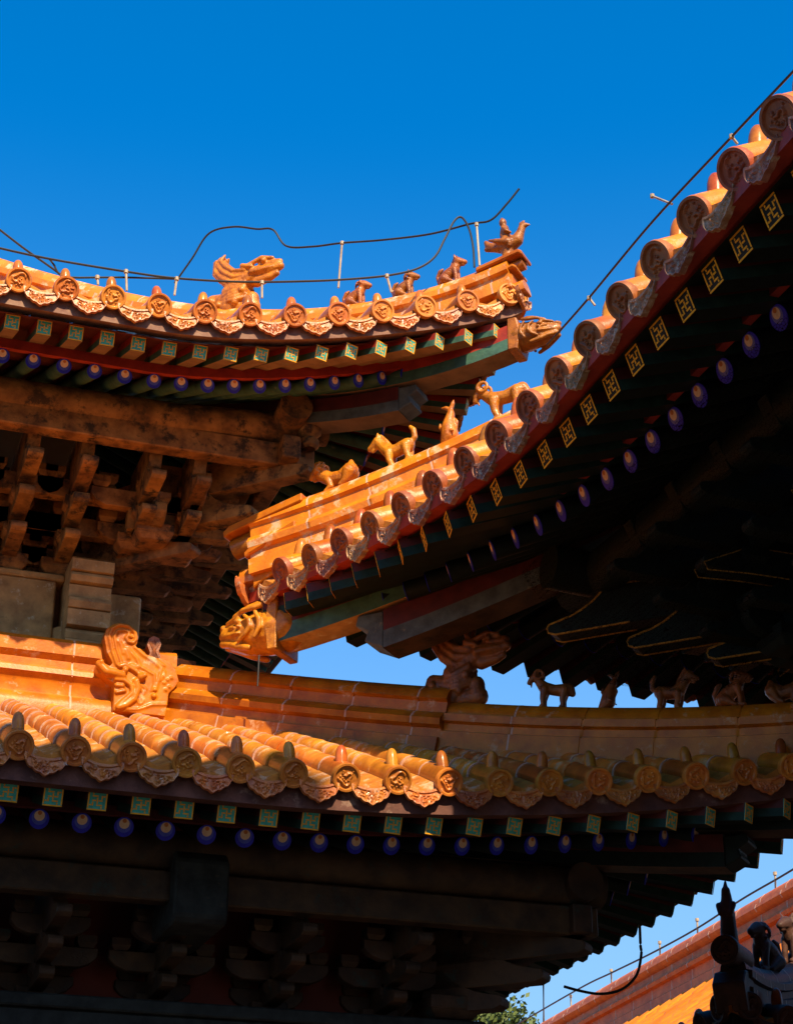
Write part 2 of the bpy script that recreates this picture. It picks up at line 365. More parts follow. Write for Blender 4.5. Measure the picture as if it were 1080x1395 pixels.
def mesh_round_end(mid, r2=0.74, r3=0.52):
    b = MB(); n = 28
    def disc(cy, r, z, mi):
        vs = [(r * cos(2 * pi * j / n), cy + r * sin(2 * pi * j / n), q) for q in (-0.04, z) for j in range(n)]
        b.add(vs, [tuple(range(n, 2 * n)), tuple(range(n))[::-1]] + [(j, (j + 1) % n, n + (j + 1) % n, n + j) for j in range(n)], mi)
    disc(0, 1.0, 0.02, 0); disc(0.9 * (1 - r2) * .7, r2, 0.035, 1); disc(0.34 + (.52 - r3) * .5, r3, 0.05, 2); disc(0.62, 0.21, 0.07, 3)
    return b.mesh('painted_end', ['blue', mid, 'cream', 'orange'])

DISC = [mesh_tile_end('disc', i) for i in range(4)]; DISCR = [mesh_tile_end('disc_red', i) for i in range(4)]
DRIP = [mesh_drip('drip', i) for i in range(3)]; DRIPG = [mesh_drip('drip_grey', i) for i in range(3)]
NAIL = mesh_nail(); SQ_T = mesh_square_end('teal', 'gold'); SQ_B = mesh_square_end('black', 'gold')
RD_A = mesh_round_end('blue2'); RD_B = mesh_round_end('lilac', .64, .45)

def frame_m(p, nrm, up, sc):
    z = nrm.normalized(); x = up.cross(z).normalized(); y = z.cross(x)
    sc = (sc, sc, sc) if not hasattr(sc, '__len__') else sc
    mm = Matrix((x * sc[0], y * sc[1], z * sc[2])).transposed().to_4x4(); mm.translation = p
    return mm

# ------------------------------------------------------------------ a hipped eave with an upturned corner
class Eave:
    """local plan: s runs along the eave towards the corner, o outward from the wall; face 1 and 2 meet on s = o"""
    def __init__(e, P0, ea, eb, O, fl, L, s0, zE, s1, c, pf=2.0, pl=1.8, sp=0.3, r=0.075):
        e.P0, e.ea, e.eb = Vector((*P0, 0)), Vector((*ea, 0)), Vector((*eb, 0))
        e.O, e.fl, e.L, e.s0, e.zE, e.s1, e.c, e.pf, e.pl, e.sp, e.r = O, fl, L, s0, zE, s1, c, pf, pl, sp, r
        e.T = O + fl
    def tau(e, s): return min(1.15, max(0.0, (s - e.s0) / (e.T - e.s0)))
    def Oe(e, s): return e.O + e.fl * e.tau(s) ** e.pf
    def lift(e, s): return e.L * e.tau(s) ** e.pl
    def zs(e, s, o):
        d = e.Oe(s) - o; k = max(0.0, min(1.0, 1 - d / (1.1 * e.O + 0.4)))
        return e.zE + e.s1 * d + e.c * max(0, d) ** 2 + e.lift(s) * k ** 1.3
    def axes(e, face): return (e.ea, e.eb) if face == 1 else (e.eb, e.ea)
    def P(e, face, s, o, z):
        es, eo = e.axes(face); return e.P0 + es * s + eo * o + Vector((0, 0, z))
    def hip(e, t, dz=0): return e.P(1, t, t, e.zs(t, t) + dz)

def half_round(r, n=11, a0=-25, a1=205):
    return [(r * cos(math.radians(a0 + (a1 - a0) * i / n)), r * sin(math.radians(a0 + (a1 - a0) * i / n))) for i in range(n + 1)]

def tiles(e, root, face, sA, top, mt, discs, drips, full=True, o_min=-3.0, mt_fn=None, skew=0.0):
    es, eo = e.axes(face); rnd = random.Random(int(e.zE * 100) + face)
    n = int((e.T - 0.10 - sA) / e.sp)
    rows = [e.T - 0.17 - e.sp * i for i in range(n + 1)]
    for i, s in enumerate(rows):
        oe = e.Oe(s); ob = max(top, s + 0.02 if s > o_min else o_min)
        if oe - ob < 0.12: continue
        pts, sc = [], []; o = oe; k = 0; tl = e.sp; tdir0 = -eo
        while o > ob + 0.02:
            o2 = max(ob, o - tl); j = rnd.uniform(-.006, .006)
            pts += [e.P(face, s + j, o - 0.001, e.zs(s, o)), e.P(face, s + j, o - 0.03, e.zs(s, o - 0.03)), e.P(face, s, o2 + 0.002, e.zs(s, o2))]; sc += [1.05, 1.05, 0.96]
            o = o2; k += 1
        b = MB(); b.sweep(pts[:3], half_round(e.r), 1, scales=sc[:3]); b.sweep(pts[3:] if len(pts) > 5 else pts[1:3], half_round(e.r), scales=sc[3:] if len(pts) > 5 else sc[1:3])
        for q in range(3, len(pts), 3):
            if rnd.random() < 0.75:
                d = (pts[q] - pts[q - 1]).normalized() if (pts[q] - pts[q - 1]).length > 1e-4 else tdir0
                b.sweep([pts[q] - (pts[3] - pts[0]).normalized() * 0.012, pts[q]], half_round(e.r * 1.062), 2)
        row = b.build('tile_row', [mt, mt_fn or mt, 'mortar'], root, smooth=True)
        tdir = (e.P(face, s, oe, e.zs(s, oe)) - e.P(face, s, oe - 0.1, e.zs(s, oe - 0.1))).normalized()
        nn = (tdir + Vector((rnd.uniform(-.05, .05), rnd.uniform(-.05, .05), rnd.uniform(-.04, .04))) - es * skew).normalized()
        p = e.P(face, s, oe, e.zs(s, oe)) + tdir * 0.012 - Vector((0, 0, 0.008))
        link('tile_end', rnd.choice(discs), row, frame_m(p, nn, Vector((0, 0, 1)), (e.r * 1.14,) * 3) @ Matrix.Rotation(rnd.uniform(-.3, .3), 4, 'Z'))
        if full and oe - ob > 0.3:
            on = oe - e.r * 1.27
            q = e.P(face, s, on, e.zs(s, on)) + Vector((0, 0, e.r * 0.9))
            up = Vector((rnd.uniform(-.08, .08), rnd.uniform(-.08, .08), 1)) - tdir * 0.1
            link('nail_cap', NAIL, row, frame_m(q, up, tdir, (e.r * 0.48, e.r * 0.48, e.r * 0.72)))
    # drip tiles between the rows
    for i in range(len(rows)):
        s = rows[i] - e.sp / 2
        if s < sA: continue
        oe = e.Oe(s); z = e.zs(s, oe)
        es_, eo_ = es, eo
        tng = (e.P(face, s + .05, e.Oe(s + .05), e.zs(s + .05, e.Oe(s + .05))) - e.P(face, s - .05, e.Oe(s - .05), e.zs(s - .05, e.Oe(s - .05)))).normalized()
        nrm = tng.cross(Vector((0, 0, 1)));
        if nrm.dot(eo) < 0: nrm = -nrm
        upv = Vector((0, 0, 1)) - nrm * 0.06; upv = (upv - upv.dot(tng) * tng).normalized()
        nrm = tng.cross(upv);
        if nrm.dot(eo) < 0: nrm = -nrm
        p = e.P(face, s, oe - e.r * 0.12, z - e.r * 0.62)
        link('drip_tile', rnd.choice(drips), root, frame_m(p, nrm, upv, (e.sp * 0.375, e.sp * 0.40, e.sp * 0.36)) @ Matrix.Rotation(rnd.uniform(-.06, .06), 4, 'Z'))
    # pan tiles: one sheet of valleys
    b = MB(); cols = []; s = sA - e.sp
    S = []
    for i in range(len(rows)):
        for f in (-0.5, -0.36, -0.2, 0, 0.2, 0.36): S.append((rows[i] + f * e.sp, abs(f)))
    S.append((rows[0] + 0.5 * e.sp, 0.5)); S.sort()
    NO = 26
    for s, f in S:
        oe = e.Oe(s); ob = max(top, min(s, oe - 0.02) if s > o_min else o_min)
        cols.append([e.P(face, s, oe - e.r * .25, e.zs(s, oe) - e.r * 1.05)] + [e.P(face, s, oe - e.r * .3 - (oe - e.r * .3 - ob) * max(0, k - 1) / (NO - 1), e.zs(s, oe - e.r * .3 - (oe - e.r * .3 - ob) * max(0, k - 1) / (NO - 1)) - e.r * (0.10 + 0.55 * max(0, (f - .2) / .3))) for k in range(1, NO + 1)])
    vs = [p for c in cols for p in c]
    b.add(vs, [(i * (NO + 1) + k, (i + 1) * (NO + 1) + k, (i + 1) * (NO + 1) + k + 1, i * (NO + 1) + k + 1) for i in range(len(cols) - 1) for k in range(NO)])
    b.build('pan_tiles', 'pan', root, smooth=True)

def ribbon(e, root, face, sA, name, mt, o0, o1, z0, z1, sB=None, n=40, zf=None):
    """a board that follows the eave line between insets o0..o1 (from the edge) and drops z0..z1"""
    sB = sB if sB is not None else e.T; b = MB(); vs = []
    for i in range(n + 1):
        s = sA + (sB - sA) * i / n; oe = e.Oe(s)
        for (oo, zz) in ((o0, z0), (o1, z0), (o1, z1), (o0, z1)):
            ss = min(s, oe - oo) if s > 0 else s
            vs.append(e.P(face, ss, oe - oo, (zf(s, oe - oo) if zf else e.zs(s, oe)) + zz))
    fs = [(4 * i + j, 4 * i + (j + 1) % 4, 4 * i + 4 + (j + 1) % 4, 4 * i + 4 + j) for i in range(n) for j in range(4)]
    fs += [(0, 1, 2, 3), tuple(4 * n + j for j in (3, 2, 1, 0))]
    b.add(vs, fs); return b.build(name, mt, root)

def rafters(e, root, face, sA, rs, fly, eav, sq_end, rd_end, mats, size=0.05, o_in=0.0, keep=1000, do_board=True):
    """fly = (inset, dz, length, slope), eav = (inset, dz, slope). Both fan out towards the corner."""
    es, eo = e.axes(face); n = int((e.T - 0.22 - sA) / rs)
    fi, fz, fl, fk = fly; ei, ez, ek = eav
    def zF(s, o): return e.zE + e.lift(s) + fz + fk * (e.Oe(s) - fi - o)
    def zR(s, o):
        d = e.Oe(s) - ei - o
        return e.zE + e.lift(s) * max(0.0, 1 - 0.45 * max(0, d) / e.O) + ez + ek * d
    for i in range(n):
        s = e.T - 0.24 - rs * i; ph = math.radians(45) * min(1, e.tau(s)) ** 1.15; dx, do = sin(ph), cos(ph)
        if i >= keep: break
        # flying rafter (square)
        oe = e.Oe(s) - fi * (1 - 0.6 * min(1, e.tau(s)))
        if s < oe - 0.06 or True:
            L = fl; pts = []
            for k in range(4):
                d = L * k / 3; ss, oo = s - dx * d, oe - do * d
                if ss > oo + 0.02: break
                pts.append(e.P(face, ss, oo, zF(ss, oo)))
            if len(pts) >= 2:
                b = MB(); h = size
                b.sweep(pts, [(-h, -h), (h, -h), (h, -h * 0.05), (h, h), (-h, h), (-h, -h * 0.05)], mis=[0, 1, 2, 0, 2, 1])
                rf = b.build('fly_rafter', mats['fly'], root)
                d0 = (pts[0] - pts[1]).normalized()
                if sq_end: link('painted_end', sq_end, rf, frame_m(pts[0] + d0 * 0.004, d0, Vector((0, 0, 1)), size * 0.985))
        # eave rafter (round)
        oe = e.Oe(s) - ei; s2 = s - dx / max(do, .3) * (ei - fi) * 0.9
        pts = []
        Lm = (oe - o_in) / max(do, 0.5)
        for k in range(9):
            d = Lm * k / 8; ss, oo = s2 - dx * d, oe - do * d
            if ss > oo + 0.03 or oo < o_in - 0.2: break
            pts.append(e.P(face, ss, oo, zR(ss, oo)))
        if len(pts) >= 2:
            b = MB(); b.tube(pts, size * 1.02, seg=12)
            rf = b.build('eave_rafter', mats['eave'], root, smooth=True)
            d0 = (pts[0] - pts[1]).normalized()
            if rd_end: link('painted_end', rd_end, rf, frame_m(pts[0] + d0 * 0.003, d0, Vector((0, 0, 1)), size * 1.05))
    if do_board:
        b = MB(); cols = []; ns = 44
        for i in range(ns + 1):
            s = sA + (e.T - sA) * i / ns; oe = e.Oe(s); c = []
            prof = [(oe - 0.09, zF(s, oe - 0.09) + size + .004), (oe - fi - fl * 0.5, zF(s, oe - fi - fl * .5) + size + .004), (oe - ei - 0.02, max(zF(s, oe - ei - .02), zR(s, oe - ei - 0.02) + size * .6) + size + .004)]
            for k in range(1, 7):
                o = (oe - ei - 0.02) * (1 - k / 6) + (o_in - 0.1) * k / 6
                prof.append((o, zR(s, o) + size + 0.006))
            for o, z in prof:
                ss = min(s, o + 0.0) if o > 0 else min(s, o)
                c.append(e.P(face, ss, o, zR(ss, o) + size + .006 if (ss < s and o < oe - ei) else z))
            cols.append(c)
        K = len(cols[0]); b.add([p for c in cols for p in c], [(i * K + k, (i + 1) * K + k, (i + 1) * K + k + 1, i * K + k + 1) for i in range(ns) for k in range(K - 1)])
        b.build('eave_boarding', mats['board'], root)
    return zF, zR

RIDGE = [(.15, 0), (.15, .09), (.115, .10), (.115, .15), (.15, .165), (.16, .20), (.13, .235), (.10, .25), (.10, .31), (.125, .325), (.11, .37), (.06, .41), (0, .42)]
RIDGE_LOW = [(.13, 0), (.13, .08), (.10, .09), (.10, .13), (.13, .14), (.13, .18), (.09, .19), (.085, .22), (.05, .265), (0, .28)]
def mirror(pr, k=1.0, kz=1.0): return [(-w * k, h * kz) for w, h in pr[:-1]] + [(pr[-1][0], pr[-1][1] * kz)] + [(w * k, h * kz) for w, h in pr[-2::-1]]

def ridge_line(root, pts, prof, name, mt, joint=0.42):
    P2, sc = [], []; acc = 0
    for a, b_ in zip(pts, pts[1:]):
        L = (b_ - a).length; n = max(2, int(L / 0.07))
        for k in range(n):
            P2.append(a.lerp(b_, k / n)); sc.append(1.0)
    P2.append(pts[-1]); sc.append(1.0)
    out, so_, acc, last, js = [], [], 0, None, []
    for p in P2:
        if last is not None: acc += (p - last).length
        if acc > joint:
            d = (p - last).normalized()
            out += [p - d * .012, p - d * .008, p + d * .000, p + d * 0.004]; so_ += [1.0, .972, .972, 1.0]; acc = 0; js.append((p, d))
        else:
            out.append(p); so_.append(1.0)
        last = p
    b = MB(); b.sweep(out, prof, scales=so_); rr = random.Random(len(js))
    for p, d in js:
        if rr.random() < .7: b.sweep([p - d * .010, p + d * .004], [(x * (1.0 + .004), y * 1.003) for x, y in prof], 1)
    return b.build(name, [mt, 'mortar'], root, smooth=True)

# ------------------------------------------------------------------ brackets
def arm_beak(b, fn, o0, o1, z, w=0.06, h=0.17, mi=0, drop=0.0):
    """projecting arm with a long drooping beak; fn(o, z, side)"""
    L = o1 - o0; x = o1
    poly = [(o0, z), (x - 0.30, z), (x - 0.035, z + 0.012), (x - .005, z + 0.03), (x, z + 0.055), (x - .012, z + 0.078), (x - 0.05, z + 0.088), (x - 0.10, z + 0.092), (x - 0.155, z + 0.112),
            (x - 0.20, z + 0.15), (x - 0.235, z + h * 1.2), (x - 0.27, z + h * 1.24), (o0, z + h)]
    b.prism(poly, -w, w, fn, mi)
def arm_cross(b, fn, s, L, z, o, w=0.05, h=0.15, mi=0):
    r = 0.11
    poly = [(-L, z + h), (-L, z + h * .55), (-L + r * .35, z + h * .22), (-L + r, z), (L - r, z), (L - r * .35, z + h * .22), (L, z + h * .55), (L, z + h)]
    b.prism([(s + x, y) for x, y in poly], o - w, o + w, fn, mi)
def block(b, fn, s, o, z, w=0.085, h=0.10, mi=0):
    k = 0.72
    q = []
    for zz, kk in ((z, k), (z + h * .4, 1.0), (z + h, 1.0)):
        q.append([fn(s + x * w * kk, o + y * w * kk, zz) for x, y in ((-1, -1), (1, -1), (1, 1), (-1, 1))])
    for a, c in zip(q, q[1:]): b.hexa(a + c, mi)

def bracket_set(e, root, face, s, o0, z0, mt, tiers=3, db=0.29, dz=0.165, outline=None, k=1.0, arms=True):
    def F(ss, oo, z): return e.P(face, ss, oo, z)
    b = MB(); block(b, F, s, o0, z0, 0.15 * k, 0.13 * k)
    base = b.build('bracket_set', mt, root, bevel=0.006)
    z = z0 + 0.09 * k
    for i in range(tiers):
        o1 = o0 + (0.36 + db * (i + 1)) * k; zz = z + i * dz * k
        b = MB()
        if i == 0 or i < tiers - 0:
            arm_beak(b, lambda x, y, d: F(s + d, x, y), o0 - 0.2, o1, zz, 0.058 * k, 0.17 * k)
        b.build('beak_arm', mt, base, bevel=0.004)
        if outline and i == 1:
            g = MB()
            for d in (-0.06, 0.06):
                g.tube([F(s + d * k, x, y) for x, y in ((o0, zz), (o1 - .30, zz), (o1 - .02, zz - .015), (o1, zz + .03), (o1 - .12, zz + .085), (o1 - .2, zz + .12), (o1 - .3, zz + .17 * k), (o0, zz + .17 * k))], 0.004, seg=5)
            g.build('gold_outline', outline, base)
        if arms:
            oc = o0 + db * i * k
            b = MB(); L = (0.30 if i % 2 == 0 else 0.42) * k
            arm_cross(b, F, s, L, 0, 0) if False else b.prism([(s + x, y) for x, y in [(-L, zz + .15 * k), (-L, zz + .085 * k), (-L + .04, zz + .035 * k), (-L + .11, zz), (L - .11, zz), (L - .04, zz + .035 * k), (L, zz + .085 * k), (L, zz + .15 * k)]], oc - .05 * k, oc + .05 * k, lambda x, y, d: F(x, d, y))
            b.build('cross_arm', mt, base, bevel=0.004)
            for q in (-L + .07, L - .07):
                b = MB(); block(b, F, s + q, oc, zz + .152 * k, .075 * k, .09 * k); b.build('bearing_block', mt, base)
        if i >= 1:
            b = MB(); block(b, F, s, o0 + db * (i) * k + 0.02, zz - 0.09 * k, .085 * k, .088 * k); b.build('bearing_block', mt, base)
    # top head: upright plank slanting out
    zz = z + tiers * dz * k; o1 = o0 + (db * tiers + 0.18) * k
    b = MB(); b.prism([(o0, zz - .02), (o1 - .10, zz - .02), (o1 - .02, zz + .03), (o1 + .05, zz + .20 * k), (o1 - .12, zz + .28 * k), (o0, zz + .28 * k)], -.05 * k, .05 * k, lambda x, y, d: F(s + d, x, y))
    b.build('plank_head', mt, base, bevel=0.004)
    return base

def corner_set(e, root, o0, z0, mt, tips, k=1.0, outline=None, dz=0.165):
    """diagonal bracket set; tips = [(t, z)] of each beak along the hip"""
    dg = (e.ea + e.eb).normalized(); sd = Vector((-dg.y, dg.x, 0))
    def F(t, z, d): return e.P0 + (e.ea + e.eb) * t + sd * d + Vector((0, 0, z))
    b = MB(); block(b, lambda s, o, z: e.P(1, s, o, z), o0, o0, z0, 0.17 * k, 0.14 * k)
    base = b.build('bracket_set', mt, root, bevel=0.006)
    for (t, z) in tips:
        L = 0.42 / 1.414; b = MB()
        poly = [(o0 - .1, z - .01), (t - L * 1.3, z - .012), (t - .03, z - .012), (t + .004, z + .008), (t + .010, z + .035), (t, z + .062), (t - L * .16, z + .078), (t - L * .36, z + .098), (t - L * .55, z + .130), (t - L * .74, z + .178), (t - L * .90, z + .240), (t - L * 1.02, z + .262), (t - L * 1.3, z + .262), (o0 - .1, z + .205)]
        b.prism(poly, -.07 * k, .07 * k, F); b.build('beak_arm', mt, base, bevel=0.005)
        if outline:
            g = MB()
            for d in (-.072, .072): g.tube([F(x, y, d * k) for x, y in poly[1:]], 0.007, seg=5)
            g.build('gold_outline', outline, base)
        b = MB(); block(b, lambda s, o, zz: e.P(1, s, o, zz), t - L * 1.2, t - L * 1.2, z + .263, .085 * k, .09 * k); b.build('bearing_block', mt, base)
    return base

def hip_t(e, px, dz=0.0, lo=-2.0, hi=4.5):
    """how far along the hip the photo's column px lies"""
    for _ in range(40):
        mid = (lo + hi) / 2; d = e.hip(mid, dz) - CAM
        if 540 + 2500 * d.dot(RT) / d.dot(FW) < px: lo = mid
        else: hi = mid
    return lo

# ================================================================== ground
b = MB(); R = 1500
b.add([(-R, -R, 0), (R, -R, 0), (R, R, 0), (-R, R, 0)], [(0, 1, 2, 3)])
g = b.build('ground', 'paving'); g['kind'] = 'structure'
H = 1.6                                             # heights below are above the eye

# ================================================================== pavilion A (left and centre, double eaves)
A = thing('double_eaved_pavilion', 'double eaved timber pavilion with sunlit amber tiles filling the left of the view', 'pavilion', (2.45, 12.75, 0))
PA = (2.45, 12.75)
AU = Eave(PA, (1, 0), (0, -1), 2.14, 0.13, 0.62, -0.4, 6.71 + H, 0.34, 0.07, 2.0, 1.6, 0.318, 0.0765)
AL = Eave(PA, (1, 0), (0, -1), 3.40, 0.30, 0.38, -0.1, 3.085 + H, 0.44, -0.010, 2.0, 2.0, 0.30, 0.072)
M['dim_beam'] = mat('dark_blue_beam', (0.035, 0.042, 0.04), (0.018, 0.02, 0.02), 0.75, 10, (.09, .07, .04), .2, 12, .4, 30, spec=.15)  # darker copy of the blue-grey beam colour
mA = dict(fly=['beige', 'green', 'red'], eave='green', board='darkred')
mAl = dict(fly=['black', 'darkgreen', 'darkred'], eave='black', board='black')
# upper roof
tiles(AU, A, 1, -2.6, -9, 'tile', DISC, DRIP, o_min=-2.2)
tiles(AU, A, 2, -1.0, -9, 'tile', DISC, DRIP, o_min=-1.0)
for f, sa in ((1, -3.0), (2, -5.6)):
    ribbon(AU, A, f, sa, 'fascia_board', 'fascia', 0.05, 0.13, -0.075, -0.175)
    ribbon(AU, A, f, sa, 'rafter_tip_strip', 'red', 0.575, 0.615, -0.125, -0.20)
    rafters(AU, A, f, sa, 0.214, (0.17, -0.235, 0.62, 0.40), (0.62, -0.245, 0.45), SQ_T, RD_A, mA, 0.050, -0.35, keep=26 if f == 1 else 36)
# lower roof
tiles(AL, A, 1, -2.6, 0.36, 'tile_dust', DISC, DRIP, mt_fn='tile_amber')
tiles(AL, A, 2, -1.0, 0.36, 'tile_dust', DISC, DRIP)
for f, sa in ((1, -2.6), (2, -4.4)):
    ribbon(AL, A, f, sa, 'fascia_board', 'fascia_dark', 0.05, 0.13, -0.075, -0.185)
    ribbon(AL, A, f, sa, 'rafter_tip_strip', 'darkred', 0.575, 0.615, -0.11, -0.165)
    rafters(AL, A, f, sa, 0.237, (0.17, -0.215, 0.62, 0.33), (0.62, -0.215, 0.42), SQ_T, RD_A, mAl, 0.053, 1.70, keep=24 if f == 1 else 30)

# hip ridges, upper roof
up = [AU.hip(t, -0.02) for t in [x / 20 for x in range(-52, 6)]]
ridge_line(A, up, mirror(RIDGE_LOW, 1.25, 1.2), 'hip_ridge', 'ridge_worn')
lo = [AU.hip(t, 0.0) for t in [x / 20 for x in range(6, 45)]]
ridge_line(A, lo, mirror(RIDGE_LOW, 1.1, 1.15), 'hip_ridge', 'ridge_worn')
# lower roof: hip ridge and the ridge round the walls
for f in (1, 2):
    pts = [AL.P(f, s, 0.22, AL.zs(min(s, 0), 0.36) + 0.0) for s in [-3.4 + x * 0.1 for x in range(37)]]
    ridge_line(A, pts, [(-.10, -0.1), (-.10, .60), (0.0, .60), (.10, .585), (.13, .55), (.13, .46), (.09, .42), (.09, .37), (.125, .345), (.135, .305), (.10, .275), (.085, .25), (.085, .17), (.13, .14), (.15, .08), (.15, .0), (.17, -.02), (.17, -.1)] if f == 1 else
               [(.10, -0.1), (.10, .60), (0.0, .60), (-.10, .585), (-.13, .55), (-.13, .46), (-.09, .42), (-.09, .37), (-.125, .345), (-.135, .305), (-.10, .275), (-.085, .25), (-.085, .17), (-.13, .14), (-.15, .08), (-.15, .0), (-.17, -.02), (-.17, -.1)],
               'wall_ridge', 'ridge', 0.55)
lh = [AL.hip(t, -0.03) for t in [0.20 + x * 0.05 for x in range(32)]]
ridge_line(A, lh, mirror(RIDGE, 1.15, 1.18), 'hip_ridge', 'ridge', 0.5)
lh2 = [AL.hip(t, 0.035) for t in [1.76 + x * 0.05 for x in range(39)]]
ridge_line(A, lh2, [(-.15, -.12)] + mirror(RIDGE_LOW, 1.1, 1.22) + [(.15, -.12)], 'hip_ridge', 'ridge', 0.5)

# corner beams of both roofs, with the glazed beast head on the upper beam
def diag_fn(e): 
    dg = (e.ea + e.eb).normalized(); sd = Vector((-dg.y, dg.x, 0))
    return lambda t, z, d: e.P0 + (e.ea + e.eb) * t + sd * d + Vector((0, 0, z))
def corner_beams(e, root, m_up, m_low, w=0.10, dz=0.0, lowcut=0.62, kk=1.0, upcut=0.16):
    F = diag_fn(e); T = e.T
    def beam(name, t0, t1, ztop, hh, mt, nose):
        b = MB(); n = 14; top, bot = [], []
        for i in range(n + 1):
            t = t0 + (t1 - t0) * i / n; z = e.zs(t, t) + ztop(t); top.append((t, z)); bot.append((t, z - hh))
        if nose: bot[-1] = (bot[-1][0] - 0.10, bot[-1][1] + 0.01); bot.append((bot[-1][0] + 0.07, bot[-1][1] + 0.05)); bot.append((t1, bot[-1][1] + 0.04))
        k = len(top)
        for sgn in (-1, 1):
            pass
        poly = top + bot[::-1]
        # as quads along its length
        vs = []; 
        for i in range(n + 1):
            for (d, q) in ((-w, top[i]), (w, top[i]), (w, (bot[i][0], bot[i][1] + hh * .45)), (w, bot[i]), (-w, bot[i]), (-w, (bot[i][0], bot[i][1] + hh * .45))): vs.append(F(q[0], q[1], d))
        fs, mi = [], []
        for i in range(n):
            for j in range(6):
                fs.append((6 * i + j, 6 * i + (j + 1) % 6, 6 * i + 6 + (j + 1) % 6, 6 * i + 6 + j)); mi.append({0: 0, 1: 2, 2: 1, 3: 0, 4: 1, 5: 2}[j])
        fs += [tuple(range(6)), tuple(6 * n + j for j in range(6))[::-1]]; mi += [1, 1]
        b.v, b.f, b.m = vs, fs, mi
        return b.build(name, mt, root)
    beam('corner_beam', 0.5, T - upcut * kk, lambda t: -0.19 * kk + dz, 0.20 * kk, m_up, False)
    beam('corner_beam', 0.3, T - lowcut, lambda t: -0.40 * kk + dz - 0.02 * (T - t), 0.20 * kk, m_low, False)
    # shaped nose of the lower beam
    tt = T - lowcut; z = e.zs(tt, tt) - 0.40 * kk + dz - 0.02 * lowcut
    b = MB(); b.prism([(tt, z - .01), (tt + .10 * kk, z - .01), (tt + .11 * kk, z - .06 * kk), (tt + .06 * kk, z - .10 * kk), (tt + .075 * kk, z - .15 * kk), (tt, z - .20 * kk)], -w * 1.0, w * 1.0, F)
    b.build('beam_nose', m_low[1], root, bevel=0.008)
corner_beams(AU, A, ['beige', 'green', 'red'], ['beige', 'bluegrey', 'darkred'], .10, -.10, .73, 1.0, .06)
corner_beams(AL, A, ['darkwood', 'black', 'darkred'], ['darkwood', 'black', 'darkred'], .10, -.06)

# upper storey: wall, architraves with their crossing ends, bracket sets, purlin
def LB(root, name, mt, lo, hi, e=AU, bevel=0.012):
    b = MB(); b.box(lo, hi, 0, lambda a, c, z: e.P(1, a, c, z)); return b.build(name, mt, root, bevel=bevel)
LB(A, 'wall', 'wall', (-5, -8, 2.299 + H), (-0.44, -0.44, 7.837 + H), bevel=0)
LB(A, 'wall_footing', 'beam', (-5, -0.44, 4.493 + H), (0.05, 0.02, 4.953 + H))
LB(A, 'architrave', 'beam', (-5, -0.50, 5.016 + H), (-0.64, -0.24, 5.601 + H))
LB(A, 'architrave', 'beam', (-0.50, -8, 5.016 + H), (-0.24, -0.64, 5.601 + H))
# crossing beam ends at the corner, stepped like mouldings
def beam_end(face, mt):
    b = MB(); s = -0.42
    zz = [4.955, 5.06, 5.15, 5.29, 5.385, 5.50, 5.585, 5.69]; xx = [.03, .0, .055, .055, .02, .06, .08]; prof = [(-.5, zz[0] + H)]
    for q in range(7): prof += [(xx[q], zz[q] + H), (xx[q] + (.02 if q % 2 else 0), (zz[q] + zz[q + 1]) / 2 + H), (xx[q], zz[q + 1] - .014 + H), (xx[q] - .05, zz[q + 1] - .008 + H)]
    prof += [(.07, zz[7] + H), (-.5, zz[7] + H)]
    b.prism(prof, s - .16, s + .16, lambda x, z, d: AU.P(face, d, x, z)); return b.build('beam_end', mt, A, bevel=0.015)
beam_end(1, 'beam'); 
b = MB(); b.prism([(-0.26, 4.953 + H), (-0.03, 4.953 + H), (0.0, 5.068 + H), (-.04, 5.173 + H), (0.03, 5.225 + H), (0.03, 5.580 + H), (-0.26, 5.580 + H)], -.56, -.28, lambda x, z, d: AU.P(1, x, d, z)); b.build('beam_end', 'beam', A, bevel=0.015)
LB(A, 'bracket_plate', 'beam', (-5, -.52, 5.601 + H), (-0.58, -.22, 5.653 + H)); LB(A, 'bracket_plate', 'beam', (-.52, -8, 5.601 + H), (-0.22, -.58, 5.653 + H))
b = MB(); b.sweep([AU.P(1, -0.42, -0.42, 4.912 + H), AU.P(1, -0.42, -0.42, 5.225 + H), AU.P(1, -.42, -.42, 4.932 + H)][:2], [(.27 * cos(q * pi / 8), .27 * sin(q * pi / 8)) for q in range(16)]); b.build('column', 'beam', A, smooth=True)
zb = 5.664 + H
corner_set(AU, A, -0.38, zb, 'wood', [(0.30, 5.747 + H), (0.66, 5.957 + H), (1.00, 6.197 + H)])
for s in (-0.10, 0.17):       # extra beaks of the corner set on both faces
    pass
